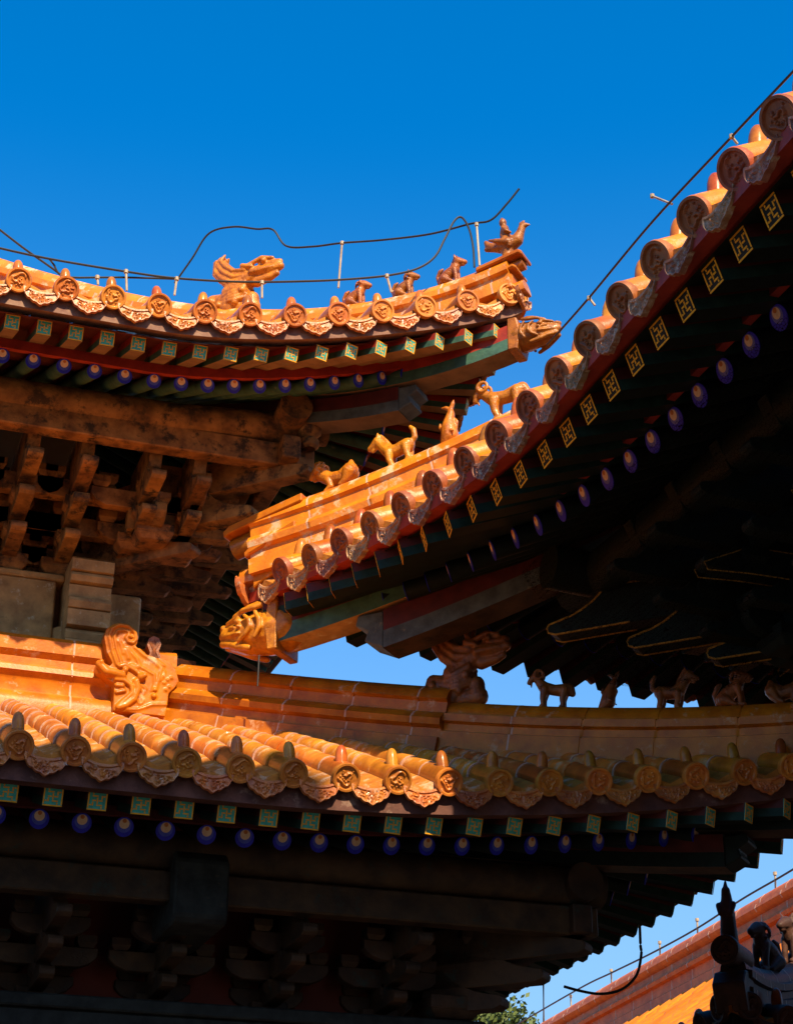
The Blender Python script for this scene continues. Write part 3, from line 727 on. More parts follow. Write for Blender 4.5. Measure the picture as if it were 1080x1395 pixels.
for f in (1, 2):
    for s in ((-0.62, -1.02, -1.46, -1.9, -2.34) if f == 1 else (-0.62, -1.25, -1.88, -2.51, -3.14, -3.8)):
        bracket_set(AU, A, f, s, -0.38, zb, 'wood', db=0.29 if f == 1 else 0.33)
    for s in (-0.12, 0.22):
        bracket_set(AU, A, f, s, -0.02, zb + 0.14, 'wood', tiers=2, arms=True, k=0.95)
    # lintel and round purlin under the rafters, ending at the corner in a cross
    b = MB(); b.box((-5.5 if f == 1 else -8, 0.76, 6.291 + H), (1.05, 0.90, 6.479 + H), 0, lambda a, c, z: AU.P(f, a, c, z)); b.build('lintel', 'wood', A, bevel=0.01)
    b = MB(); zp = [6.552 + H + AU.lift(s) * 0.5 for s in (-8, -1, 0, .6, 1.15)]
    b.tube([AU.P(f, s, 0.83, z) for s, z in zip((-5.5 if f == 1 else -8, -1, 0, .6, 1.15), zp)], 0.125, seg=18); b.build('purlin', 'wood', A, smooth=True)
    b = MB(); b.box((-5, -0.44, 5.643 + H), (-0.44, -0.40, 6.583 + H), 0, lambda a, c, z: AU.P(f, a, c, z)); b.build('bracket_panel', 'wood', A)
# carved post under the corner beam
b = MB(); F = diag_fn(AU); prof = [(0.05, 0), (.075, .02), (.075, .07), (.05, .09), (.09, .13), (.10, .19), (.07, .25), (.05, .27), (.08, .30), (.08, .36)]
for (r0, z0), (r1, z1) in zip(prof, prof[1:]):
    q0 = [F(0.98 + r0 * cos(a) / 1.4, 6.416 + H + z0, r0 * sin(a)) for a in [2 * pi * j / 14 for j in range(14)]]; q1 = [F(0.98 + r1 * cos(a) / 1.4, 6.416 + H + z1, r1 * sin(a)) for a in [2 * pi * j / 14 for j in range(14)]]
    b.add(q0 + q1, [(j, (j + 1) % 14, 14 + (j + 1) % 14, 14 + j) for j in range(14)])
b.build('corner_post', 'wood', A, smooth=True)

# lower storey
o_w = 1.85
LB(A, 'wall', 'redwall', (-5, -8, 0), (o_w - 0.35, o_w - 0.35, 3.3 + H), AL, 0)
for f in (1, 2):
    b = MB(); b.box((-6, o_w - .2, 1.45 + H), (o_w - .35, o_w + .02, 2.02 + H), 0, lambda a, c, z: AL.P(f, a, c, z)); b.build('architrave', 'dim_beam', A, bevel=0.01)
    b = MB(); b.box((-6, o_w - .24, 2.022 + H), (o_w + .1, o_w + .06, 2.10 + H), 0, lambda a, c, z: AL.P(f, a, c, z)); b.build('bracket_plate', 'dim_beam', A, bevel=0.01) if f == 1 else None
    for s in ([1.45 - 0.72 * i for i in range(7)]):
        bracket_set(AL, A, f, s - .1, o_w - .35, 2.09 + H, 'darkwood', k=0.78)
    b = MB(); b.tube([AL.P(f, s, o_w + .52, 2.87 + H) for s in (-6, 2.55)], 0.12, seg=16); b.build('purlin', 'darkwood', A, smooth=True)
    b = MB(); b.box((-6, o_w + .45, 2.56 + H), (2.5, o_w + .58, 2.74 + H), 0, lambda a, c, z: AL.P(f, a, c, z)); b.build('lintel', 'darkwood', A, bevel=0.01)
corner_set(AL, A, o_w - .1, 2.11 + H, 'darkwood', [(2.02, 2.17 + H), (2.22, 2.31 + H), (2.42, 2.46 + H)])
# faded square beam end over the lower brackets
b = MB(); b.prism([(1.5, 2.42 + H), (2.50, 2.42 + H), (2.55, 2.46 + H), (2.55, 2.78 + H), (2.48, 2.85 + H), (1.5, 2.85 + H)], -.19, .13, lambda x, z, d: AL.P(1, d - 0.02, x, z)); b.build('beam_end', 'dim_beam', A, bevel=0.015)
for s in (-2.6, 0.9): 
    b = MB(); b.tube([AL.P(1, s, o_w - .1, z) for z in (0, 1.5 + H)], 0.22, seg=20); b.build('column', 'redwall', A, smooth=True)

# ================================================================== pavilion B (right, near)
B = thing('near_pavilion', 'near pavilion with eaves sweeping up to the top right corner, black and gold rafter ends', 'pavilion', (4.16, 6.60, 0))
KB = 1.375                                            # the near pavilion's tiles are larger
EB = Eave((5.728, 9.087), (0, 1), (-1, 0), 2.0625, 0.6875, 0.3002, -1.0322, 4.954 + H, 0.50, 0.037, 1.5, 1.9, 0.3880, 0.0895)
EB2 = Eave((5.728, 9.087), (0, 1), (-1, 0), 2.5660, 0.1840, 0.430, -2.7, 4.824 + H, 0.46, 0.037, 1.5, 1.3, 0.3880, 0.0895)
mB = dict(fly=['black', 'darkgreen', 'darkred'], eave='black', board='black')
tiles(EB, B, 1, -4.6, -9, 'tile', DISCR, DRIPG, o_min=-3.0, skew=0.22)
tiles(EB2, B, 2, -2.2, -9, 'tile', DISCR, DRIPG, o_min=-2.2)
for f, sa in ((1, -4.9), (2, -6.2)):
    e = EB if f == 1 else EB2
    ribbon(e, B, f, sa, 'fascia_board', 'red', 0.007, 0.115, -0.068, -0.147)
    ribbon(e, B, f, sa, 'rafter_tip_strip', 'red', 0.571, 0.619, -0.054, -0.116)
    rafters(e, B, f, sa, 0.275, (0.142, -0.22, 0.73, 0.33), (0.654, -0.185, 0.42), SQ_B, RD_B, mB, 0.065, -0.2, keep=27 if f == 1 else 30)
bh = [EB.hip(t, 0.0) for t in [-3.2 + x * 0.05 for x in range(69)]]
ridge_line(B, bh, mirror(RIDGE, 1.3, 1.5), 'hip_ridge', 'ridge_worn')
bh = [EB.hip(t, 0.0) for t in [0.20 + x * 0.05 for x in range(50)]]
ridge_line(B, bh, mirror(RIDGE, 1.05, 1.26), 'hip_ridge', 'ridge_worn', 0.5)
corner_beams(EB, B, ['beam', 'green', 'darkred'], ['darkwood', 'bluegrey', 'darkred'], 0.12, -.03, .84, KB)
LB(B, 'wall', 'redwall', (-9, -9, 0), (-0.3, -0.3, 5.363 + H), EB, 0)
for f in (1, 2):
    b = MB(); b.tube([EB.P(f, s, 0.85, z) for s, z in ((-9, 4.786 + H), (0, 4.786 + H), (1.2, 4.847 + H))], 0.15, seg=16); b.build('purlin', 'black', B, smooth=True)
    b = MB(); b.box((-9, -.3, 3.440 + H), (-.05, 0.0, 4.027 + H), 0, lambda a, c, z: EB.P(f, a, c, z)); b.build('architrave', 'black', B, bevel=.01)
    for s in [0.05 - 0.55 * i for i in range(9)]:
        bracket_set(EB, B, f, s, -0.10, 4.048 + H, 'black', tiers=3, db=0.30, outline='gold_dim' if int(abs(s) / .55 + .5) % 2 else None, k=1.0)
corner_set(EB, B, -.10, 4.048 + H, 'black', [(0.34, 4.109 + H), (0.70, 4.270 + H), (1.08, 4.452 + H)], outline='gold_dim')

# ================================================================== unseen brick mass, added to shade the left eave and court
def blocker(name, label, x0, x1, y0, y1, zw, zr, jet):
    t = thing(name, label, 'unseen tower', ((x0 + x1) / 2, (y0 + y1) / 2, 0))
    b = MB(); b.box((x0, y0, 0), (x1, y1, zw)); b.build('wall', 'brick', t)
    b = MB(); b.box((x0 - jet, y0 - .3, zw), (x1 + jet, y1, zr)); b.build('blocker_top', 'brick', t)
blocker('unseen_blocker', 'added grey brick tower standing behind the viewer', -5.0, 3.10, -6, -3, 16.2, 16.95, 0.03)

# ================================================================== glazed roof figures
def sym(st): return [st, [(x, -y, z, r) for x, y, z, r in st]]
def curls(pts, r): return [[(x, y, z, r)] for x, y, z in pts]
rnd = random.Random(5)
def mane_pts(cx, cz, rr, n, back=True):
    o = []
    for _ in range(n):
        a, b_ = rnd.uniform(0, 2 * pi), rnd.uniform(-1, 1); q = (1 - b_ * b_) ** .5
        x, y, z = q * cos(a), q * sin(a), b_
        if x > 0.35: continue
        o.append((cx + x * rr, y * rr, cz + z * rr))
    return o
def fig_sitting(v=0):
    st = [[(-.24, 0, .20, .20), (-.12, 0, .38, .19), (.08, 0, .55, .16), (.14, 0, .70, .13), (.18, 0, .80, .135)],
          [(.18, 0, .82, .15), (.30, 0, .80, .11), (.42, 0, .77, .075)], [(.22, 0, .73, .07), (.38, 0, .69, .05)],
          [(-.40, 0, .10, .06), (-.50, 0, .35, .05), (-.42, 0, .55, .07), (-.34, 0, .62, .04)]]
    st += sym([(.12, .10, .52, .09), (.20, .11, .25, .065), (.22, .11, .05, .06), (.32, .11, .04, .055)])
    st += sym([(-.20, .14, .18, .14), (-.02, .16, .10, .08), (.10, .16, .04, .055)])
    st += sym([(.10, .10, .93, .05), (.08, .13, 1.02, .025)] if v else [(.10, .12, .90, .05)]) + sym([(.28, .07, .88, .035)])
    if v != 2: st += curls(mane_pts(.10, .76, .19, 90), .038)
    else: st += [[(.05, 0, .95, .05), (-.03, 0, .7, .05), (-.12, 0, .5, .05)], [(.12, 0, .98, .04), (.10, 0, 1.06, .02)]]
    return blob('seated_beast', st, .0165, ['figure'], 1, 1.08)
def fig_crouch():
    st = [[(-.45, 0, .38, .19), (-.2, 0, .30, .17), (.10, 0, .38, .17), (.30, 0, .60, .16)], [(.36, 0, .72, .17), (.50, 0, .68, .11), (.58, 0, .64, .07)],
          [(-.5, 0, .5, .10), (-.52, 0, .6, .06)], [(.4, 0, .58, .08), (.52, 0, .55, .05)]]
    st += sym([(.14, .1, .32, .10), (.10, .12, .12, .07), (.26, .12, .04, .06)]) + sym([(-.45, .12, .32, .15), (-.30, .14, .12, .07), (-.16, .14, .04, .06)])
    st += curls(mane_pts(.33, .74, .21, 110), .04) + sym([(.47, .08, .77, .035)])
    return blob('crouching_lion', st, .0165, ['figure'], 1, 1.1)
def fig_horse():
    st = [[(-.32, 0, .46, .15), (0, 0, .44, .14), (.18, 0, .52, .14), (.30, 0, .72, .11), (.38, 0, .88, .11)], [(.38, 0, .90, .11), (.50, 0, .84, .085), (.62, 0, .80, .06)], [(.42, 0, .78, .05), (.56, 0, .71, .04)],
          [(-.44, 0, .50, .06), (-.54, 0, .58, .06), (-.56, 0, .78, .06), (-.50, 0, .90, .04)], [(.28, 0, 1.0, .05), (.18, 0, .82, .05), (.10, 0, .62, .05)]]
    for x in (.16, -.30): st += sym([(x, .10, .42, .10), (x + .02, .11, .20, .068), (x - .01, .11, .05, .06), (x + .05, .11, .02, .06)])
    st += sym([(.33, .06, 1.0, .04), (.31, .07, 1.08, .02)]) + sym([(.47, .06, .92, .03)]) + [[(.40, 0, 1.02, .035), (.50, 0, .96, .03)]]
    return blob('walking_horse', st, .018, ['figure'], 2, 1.2)
def fig_ram():
    st = [[(-.38, 0, .50, .16), (-.1, 0, .50, .13), (.16, 0, .56, .14), (.30, 0, .70, .10), (.40, 0, .84, .095)], [(.40, 0, .86, .095), (.50, 0, .78, .075), (.56, 0, .68, .055)], [(.5, 0, .66, .03), (.5, 0, .56, .02)],
          [(-.48, 0, .55, .12), (-.56, 0, .42, .08)]]
    for x in (.14, -.36): st += sym([(x, .10, .48, .105), (x + .03, .11, .24, .072), (x, .11, .06, .06), (x + .05, .11, .02, .06)])
    h = [(.36 + .11 * cos(a) - .05, .10 + .02 * a / 6, .90 + .11 * sin(a) - .02, .045 - .003 * a) for a in [x * .5 for x in range(0, 12)]]
    st += sym(h)
    return blob('standing_ram', st, .018, ['figure'], 2, 1.15)
def fig_fish():
    st = [[(-.10, 0, .06, .13), (.02, 0, .22, .19), (.04, 0, .40, .17), (.08, 0, .58, .12), (.16, 0, .76, .085), (.18, 0, .86, .05)],
          [(.18, 0, .86, .05), (.26, 0, 1.0, .045), (.30, 0, 1.08, .02)], [(.18, 0, .86, .05), (.08, 0, .96, .045), (-.02, 0, 1.0, .02)],
          [(-.08, 0, .40, .05), (-.16, 0, .52, .04), (-.14, 0, .62, .02)], [(.2, 0, .35, .04), (.26, 0, .5, .04), (.24, 0, .6, .02)]]
    st += sym([(.08, .15, .26, .04), (.2, .2, .2, .02)]) + sym([(-.12, .08, .12, .035)])
    return blob('upright_fish', st, .018, ['figure'], 2, 1.12)
def fig_hen_rider():
    st = [[(-.30, 0, .40, .10), (0, 0, .36, .19), (.22, 0, .46, .15), (.30, 0, .62, .10), (.36, 0, .78, .085)], [(.36, 0, .80, .085), (.46, 0, .80, .05), (.54, 0, .78, .02)], [(.30, 0, .88, .03), (.40, 0, .91, .035)],
          [(-.3, 0, .42, .1), (-.45, 0, .50, .09), (-.52, 0, .62, .05)], [(-.3, 0, .38, .08), (-.5, 0, .42, .06)],
          [(0, 0, .30, .16), (0, 0, .12, .13), (0, 0, 0, .17)],
          [(-.05, 0, .52, .12), (-.06, 0, .70, .12), (-.06, 0, .84, .10), (-.08, 0, .92, .06)], [(-.10, 0, 1.0, .09), (-.10, 0, 1.04, .085)], [(-.12, 0, 1.12, .045)]]
    st += sym([(-.06, .12, .82, .05), (.02, .15, .70, .045), (.10, .08, .66, .04)]) + sym([(-.02, .12, .5, .08), (.1, .16, .4, .06), (.1, .16, .28, .05)]) + sym([(.05, .17, .38, .08), (-.2, .2, .44, .06), (-.36, .2, .5, .03)])
    return blob('hen_rider', st, .021, ['figure'])
def fig_dragon(horned=False):
    def c(cx, cy, r, y=0.0): return ((cx - 430) / 560, y, (740 - cy) / 560, r)
    st = [[c(400, 720, .17), c(420, 580, .18), c(520, 490, .15), c(620, 450, .13)], [c(620, 440, .13), c(740, 435, .10), c(850, 420, .06)], [c(845, 375, .045), c(800, 360, .04)],
          [c(640, 510, .09), c(760, 500, .06), c(820, 480, .045)], [c(600, 660, .11), c(600, 730, .12)], [c(180, 730, .09), c(240, 600, .11), c(330, 640, .15)], [c(480, 450, .11), c(380, 350, .09), c(310, 250, .06), c(325, 205, .03)], [c(690, 385, .085), c(780, 385, .07), c(830, 395, .06)], [c(600, 410, .09), c(560, 430, .1)], [c(500, 620, .16), c(420, 700, .17)], [c(250, 680, .12), c(400, 735, .12), c(620, 735, .1)]]
    st += sym([c(560, 380, .035, .10), c(700, 325, .035, .08), c(790, 340, .03, .05)]) + sym([c(720, 362, .04, .095)]) + sym([c(540, 375, .04, .13), c(620, 400, .035, .12)]) + sym([c(620, 450, .05, .11), c(720, 440, .04, .09), c(800, 430, .03, .06)])
    for k in range(6):
        for y in (-.13 + .02 * (k % 2), .13 - .02 * (k % 2)):
            st.append([c(560 - 8 * k, 415 + 26 * k, .03, y * .9), c(450, 395 + 30 * k, .033, y), c(372 - 8 * k, 330 + 26 * k, .033, y * .9), c(318 - 12 * k, 255 + 22 * k, .03, y * .7), c(345 - 20 * k, 195 + 8 * k, .022, y * .4)])
    for a in range(5): st += sym([c(560, 540 + 30 * a, .035, .12 - .01 * a), c(480, 575 + 28 * a, .035, .15), c(430, 590 + 25 * a, .03, .16)])
    for q in ((260, 640), (330, 690), (480, 700), (540, 600), (230, 700)): st += sym([c(q[0], q[1], .06, .12)])
    if horned:
        st += [[c(560, 360, .045, y), c(540, 290, .038, y * 1.4), c(555, 220, .03, y * 1.6), c(610, 170, .022, y * 1.8)] for y in (-.09, .09)]
        st += [[c(150, 740, .10), c(300, 742, .12), c(620, 742, .12)]]
    return blob('dragon_head', st, .0130, ['figure_brown' if horned else 'figure'], 1)
def fig_beam_head():
    """beast head capping a corner beam: looks along +x, back plane at x = 0"""
    st = [[(.02, 0, .50, .49), (.25, 0, .47, .46), (.48, 0, .43, .39), (.70, 0, .41, .29), (.84, 0, .45, .20)], [(.90, 0, .54, .12), (.97, 0, .60, .085)]]
    arc = lambda *q: sym([(x, y, z, r) for x, y, z, r in q])
    st += arc((.95, .09, .60, .06)) + arc((.86, .15, .66, .045), (.74, .22, .70, .05), (.62, .28, .72, .05)) + arc((.60, .33, .62, .075))
    st += arc((.70, .26, .76, .045), (.52, .34, .84, .055), (.34, .38, .86, .06), (.22, .36, .92, .06)) + arc((.45, .30, .90, .06), (.30, .30, .96, .06), (.40, .2, .98, .05))
    st += arc((.46, .42, .70, .04), (.36, .46, .60, .045), (.33, .47, .45, .045), (.40, .45, .30, .045), (.52, .39, .20, .04))
    st += arc((.26, .48, .74, .04), (.17, .50, .58, .045), (.15, .50, .40, .045), (.22, .48, .22, .04))
    st += arc((.99, .05, .42, .045), (.86, .20, .38, .04), (.70, .31, .36, .04), (.56, .39, .36, .035)) + arc((.90, .10, .26, .08), (.74, .22, .20, .07), (.56, .30, .12, .07), (.35, .36, .06, .06))
    st += arc((.74, .29, .52, .04), (.66, .34, .50, .03)) + arc((.56, .40, .50, .04))
    return blob('beam_head', st, .021, ['figure'], 1)
def fig_ridge_dragon():
    """ridge-swallowing dragon plate: x along the ridge, y out, z up, in metres"""
    k = 0.0055 / 6.75
    def c(cx, cy, r, y=0.07): return ((cx - 560) * k, y, (905 - cy) * k / 0.93, r)
    out = [(365, 905), (360, 670), (300, 640), (215, 600), (190, 560), (200, 500), (240, 500), (310, 525), (330, 500), (270, 400), (240, 280), (260, 200), (330, 150), (420, 135), (500, 170), (545, 240), (540, 300), (520, 340), (590, 370), (650, 410), (770, 405), (850, 430), (900, 490), (935, 590), (900, 650), (850, 700), (840, 810), (830, 905)]
    b = MB(); b.prism([((x - 560) * k, (905 - y) * k / .93) for x, y in out], -.10, .075, lambda x, z, d: Vector((x, d, z)))
    L = lambda pts, r, y=.075: [c(px, py, r, y) for px, py in pts]
    st = [L([(370, 510), (320, 400), (285, 280), (300, 205), (370, 160), (450, 165), (515, 215), (525, 270), (500, 305), (455, 300), (435, 270), (455, 240), (480, 255)], .014, .08),
          L([(410, 500), (355, 370), (330, 270), (350, 215), (410, 200), (460, 215)], .010, .08),
          [c(215, 530, .032, .09), c(280, 590, .034, .10), c(350, 590, .036, .09), c(420, 600, .03, .085)], [c(225, 515, .02, .11)],
          L([(395, 525), (440, 505), (520, 540), (570, 570), (620, 570)], .017, .085), [c(445, 555, .022, .09)], [c(590, 600, .032, .09), c(615, 590, .02, .11)],
          L([(370, 640), (440, 640), (510, 680), (525, 740), (480, 790), (420, 850)], .018, .085), L([(410, 875), (470, 850), (540, 790), (570, 700), (550, 640)], .026, .08), L([(380, 690), (430, 690)], .018, .08), L([(385, 750), (450, 730)], .016, .08),
          L([(500, 400), (545, 440), (575, 500), (640, 530), (710, 560), (715, 640), (695, 700)], .011), L([(520, 340), (600, 400), (690, 440), (770, 500), (750, 590), (730, 680), (715, 700)], .012), L([(560, 350), (650, 420), (740, 450), (800, 520), (770, 600)], .009), L([(620, 400), (700, 415), (790, 470)], .010), [c(715, 745, .022, .08)], [c(720, 690, .018, .08)],
          L([(600, 660), (640, 690), (620, 730), (590, 700)], .009), L([(590, 760), (630, 790), (600, 830), (570, 800)], .009), L([(480, 885), (580, 875), (640, 850), (700, 820), (830, 805)], .012),
          L([(420, 400), (400, 340), (370, 300)], .02, .065), L([(470, 440), (440, 370)], .022, .065), L([(500, 500), (550, 510)], .022, .065), L([(460, 360), (500, 400)], .018, .065)]
    for q in ((790, 560), (830, 590), (860, 570), (800, 620), (850, 650), (820, 680)): st.append([c(q[0], q[1], .013, .075)])
    return blob('ridge_dragon', st, .0062, ['ridge'], 1) if not b.v else blob_plus('ridge_dragon', b, st, .0062, ['ridge'])
def blob_plus(name, mb, strokes, voxel, mats):
    me0 = mb.mesh('tmp0', mats)
    global blob
    b = bmesh.new(); b.from_mesh(me0)
    for st in strokes:
        for i in range(len(st)):
            p = st[i]; q = st[min(i + 1, len(st) - 1)]; L = (Vector(q[:3]) - Vector(p[:3])).length
            n = max(1, int(L / (0.45 * min(p[3], q[3]))) + 1) if i < len(st) - 1 else 1
            for k in range(n):
                t = k / n
                bmesh.ops.create_icosphere(b, subdivisions=2, radius=p[3] + (q[3] - p[3]) * t, matrix=Matrix.Translation(Vector(p[:3]).lerp(Vector(q[:3]), t)))
    me = bpy.data.meshes.new(name); b.to_mesh(me); b.free()
    o = bpy.data.objects.new('tmp', me); COL.objects.link(o)
    r = o.modifiers.new('r', 'REMESH'); r.mode = 'VOXEL'; r.voxel_size = voxel
    sm = o.modifiers.new('s', 'SMOOTH'); sm.iterations = 2; sm.factor = .5
    dg = bpy.context.evaluated_depsgraph_get(); dg.update()
    out = bpy.data.meshes.new_from_object(o.evaluated_get(dg)); out.name = name
    bpy.data.objects.remove(o); out.materials.clear()
    for q in mats: out.materials.append(M[q])
    out.shade_smooth(); return out

def pose(p, head, sc, pitch=0.0, yaw=0.0):
    f = Vector((head[0], head[1], 0)).normalized(); f = Matrix.Rotation(yaw, 3, 'Z') @ f; f = (f + Vector((0, 0, pitch))).normalized()
    s = Vector((0, 0, 1)).cross(f).normalized(); u = f.cross(s)
    sc = sc if hasattr(sc, '__len__') else (sc, sc, sc)
    mm = Matrix((f * sc[0], s * sc[1], u * sc[2])).transposed().to_4x4(); mm.translation = p; return mm
def figure(name, me, p, head, sc, label, cat='roof figure', group=None, pitch=0.0, yaw=0.0, mt=None):
    if mt:
        me = me.copy(); me.materials[0] = M[mt]
    o = link(name, me, None, pose(Vector(p), head, sc, pitch, yaw)); return tag(o, label, cat, group)

SIT = [fig_sitting(0), fig_sitting(1), fig_sitting(2)]; FISH, RAM, HORSE, LION = fig_fish(), fig_ram(), fig_horse(), fig_crouch()
HEN = fig_hen_rider(); DRG = fig_dragon(); DRGH = fig_dragon(True); HEAD = fig_beam_head(); RDG = fig_ridge_dragon()
OUT_A, OUT_B = (1, -1), (-1, 1)
hA = lambda px: AU.hip(hip_t(AU, px, .31), 0.31); hL = lambda px: AL.hip(hip_t(AL, px, .37), 0.365); hB = lambda px: EB.hip(hip_tb(px), 0.525)
def hip_tb(px, lo=0.0, hi=3.0):
    for _ in range(40):
        mid = (lo + hi) / 2; d = EB.hip(mid, .525) - CAM
        if 540 + 2500 * d.dot(RT) / d.dot(FW) > px: lo = mid
        else: hi = mid
    return lo
GA, GB, GL = 'glazed figures on the upper ridge at the left', 'glazed figures on the near roof ridge', 'shaded figures on the lower ridge'
figure('ridge_dragon_head', DRG, hA(318), OUT_A, .56, 'amber dragon head with swept-back mane on the upper sunlit ridge at left', 'roof figure', GA)
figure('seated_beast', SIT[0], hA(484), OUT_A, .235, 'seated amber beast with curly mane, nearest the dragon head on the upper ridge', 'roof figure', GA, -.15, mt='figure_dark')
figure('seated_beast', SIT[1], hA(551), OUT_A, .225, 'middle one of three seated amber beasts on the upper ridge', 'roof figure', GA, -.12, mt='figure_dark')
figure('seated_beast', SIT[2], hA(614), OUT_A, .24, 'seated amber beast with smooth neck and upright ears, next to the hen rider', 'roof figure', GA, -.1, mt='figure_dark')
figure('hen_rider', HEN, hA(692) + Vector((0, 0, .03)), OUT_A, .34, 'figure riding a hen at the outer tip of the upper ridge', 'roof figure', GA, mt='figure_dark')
figure('crouching_lion', LION, hB(460), OUT_B, 0.294, 'crouching curly-maned lion, lowest figure on the near sunlit ridge', 'roof figure', GB, -.25)
figure('walking_horse', HORSE, hB(545), OUT_B, 0.301, 'walking horse figure with raised tail between lion and fish on the near ridge', 'roof figure', GB, -.25)
figure('upright_fish', FISH, hB(614), (1, -1), 0.315, 'upright scaly fish with forked tail in the air on the near ridge', 'roof figure', GB, .2)
figure('standing_ram', RAM, hB(690), OUT_B, 0.343, 'ram with curled horns against the sky, highest figure on the near ridge', 'roof figure', GB, -.2)
figure('horned_dragon_head', DRGH, AL.hip(hip_t(AL, 622, .4), .40), OUT_A, (.50, .50, .58), 'dark brown dragon head with two long horns on the shaded lower ridge', 'roof figure', GL)
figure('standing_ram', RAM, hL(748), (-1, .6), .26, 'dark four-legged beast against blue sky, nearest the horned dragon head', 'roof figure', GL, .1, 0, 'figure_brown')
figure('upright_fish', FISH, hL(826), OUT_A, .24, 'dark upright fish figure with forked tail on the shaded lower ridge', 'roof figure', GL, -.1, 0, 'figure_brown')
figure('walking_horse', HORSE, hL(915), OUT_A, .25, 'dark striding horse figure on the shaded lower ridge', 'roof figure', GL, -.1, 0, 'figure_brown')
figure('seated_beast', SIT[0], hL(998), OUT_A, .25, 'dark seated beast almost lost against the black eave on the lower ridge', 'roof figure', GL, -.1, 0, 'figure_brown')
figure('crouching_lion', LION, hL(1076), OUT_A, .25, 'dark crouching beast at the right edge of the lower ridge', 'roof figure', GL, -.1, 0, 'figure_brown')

# fixed heads on the corner beams, ridge-swallowing dragons and the tips of the ridges
def beam_head(e, root, sc, zoff, back=0.16, mt='figure'):
    me = HEAD.copy(); me.materials[0] = M[mt]
    t = e.T - back; p = e.hip(t, zoff); o = link('beam_head', me, root, pose(p, (e.ea + e.eb), (sc * 1.30, sc, sc), 0.10))
    b = MB(); F = diag_fn(e); z = e.zs(t, t) + zoff
    b.prism([(t - .05, z - .015), (t + .0, z - .015), (t + .02, z + sc * .5), (t + .0, z + sc + .01), (t - .05, z + sc + .01)], -sc * .45, sc * .45, F); b.build('beam_collar', mt, root, bevel=.008)
beam_head(AU, A, .24, -.50, .06, 'figure_dark'); beam_head(EB, B, .37, -.61, .22); beam_head(AL, A, .26, -.48)
def ridge_tip(e, root, h, k=1.0, tip=-.04, dip=0.0):
    """end of the hip ridge: cap tile, moulded tray plates and the corner tile with its own drip"""
    F = diag_fn(e); T = e.T; zz = e.zs(T, T) - dip
    for (t0, t1, z0, z1, w) in ((T - .26 * k, T - .07 * k, .50, .60, .115), (T - .24 * k, T - .10 * k, .06, .47, .085), (T - .28 * k, T + tip * k, .88, 1.0, .10)):
        b = MB(); b.prism([(t0, e.zs(t0, t0) + z0 * h), (t1, zz + z0 * h), (t1 + .02 * k, zz + z0 * h - .02 * k), (t1 + .025 * k, zz + z1 * h - .03 * k), (t1, zz + z1 * h), (t0, e.zs(t0, t0) + z1 * h)], -w * k, w * k, F); b.build('ridge_end_plate', 'ridge', root, bevel=.008)
    b = MB(); b.tube([F(T - .27 * k, e.zs(T - .27 * k, T - .27 * k) + h * .74, 0), F(T + (tip + .01) * k, zz + h * .74, 0)], h * .15, seg=14); b.build('ridge_end_tile', 'tile_amber', root, smooth=True)
    b = MB(); b.sweep([e.hip(T - .25 * k, .02), e.hip(T - .02, .02)], half_round(.075 * k)); b.build('corner_tile', 'tile', root, smooth=True)
    dg = (e.ea + e.eb).normalized()
    link('drip_tile', DRIP[0], root, frame_m(e.hip(T - .04, -.02), dg, Vector((0, 0, 1)), (.13 * k, .13 * k, .11 * k)))
ridge_tip(AU, A, .32); ridge_tip(EB, B, .53, 1.36, .03, .09); ridge_tip(AL, A, .34)
# ridge dragons on the wall ridge of the lower roof, back to back round the corner
def wall_dragon(face):
    es, eo = AL.axes(face); p = AL.P(face, -0.10, 0.36, AL.zs(0, 0.36) + 0.05)
    mm = Matrix((es, eo, Vector((0, 0, 1)))).transposed().to_4x4(); mm.translation = p + Vector((0, 0, .0))
    o = link('ridge_dragon', RDG, A, mm)
    k = 0.0055 / 6.75; q = lambda cx, cy: ((cx - 560) * k, (905 - cy) * k / .93)
    b = MB(); pts = [(640, 405), (665, 360), (635, 290), (650, 232), (690, 207), (738, 222), (762, 272), (742, 330), (765, 400)]
    b.prism([q(*c) for c in pts], -.05, .05, lambda x, z, d: p + es * x + eo * d + Vector((0, 0, z)))
    for i in range(7):
        x0, x1 = 668 + i * 12, 655 + i * 15
        b.tube([p + es * q(x0, 395)[0] + eo * .05 + Vector((0, 0, q(0, 395)[1])), p + es * q(698, 330)[0] + es * (i - 3) * .002 + eo * .055 + Vector((0, 0, q(0, 330)[1])), p + es * q(x1, 240)[0] + eo * .05 + Vector((0, 0, q(0, 240 + abs(i - 3) * 8)[1]))], .005, seg=6)
    b.build('dragon_plume', 'figure_brown', A)
wall_dragon(1); wall_dragon(2)

# ================================================================== cables of the lightning conductors
def cable(name, pts, r, label, posts=(), mt='cable', group=None):
    # smooth curve through the points
    P = [Vector(p) for p in pts]; out = []
    for i in range(len(P) - 1):
        p0, p1, p2, p3 = P[max(i - 1, 0)], P[i], P[i + 1], P[min(i + 2, len(P) - 1)]
        for k in range(8):
            t = k / 8; out.append(0.5 * ((2 * p1) + (p2 - p0) * t + (2 * p0 - 5 * p1 + 4 * p2 - p3) * t * t + (3 * p1 - p0 - 3 * p2 + p3) * t ** 3))
    out.append(P[-1]); org = P[0]
    t = thing(name, label, 'cable', org, group)
    b = MB(); b.tube(out, r, seg=7); b.build('wire', mt, t, smooth=True)
    for a, c in posts:
        b = MB(); b.tube([Vector(a), Vector(c)], r * 1.0, seg=7); b.tube([Vector(c) - Vector((0, 0, r * 1.5)), Vector(c) + Vector((0, 0, r * 1.5))], r * 1.9, seg=7); b.build('support_rod', 'rod', t, smooth=True)
    return t
GC = 'lightning conductor cables'
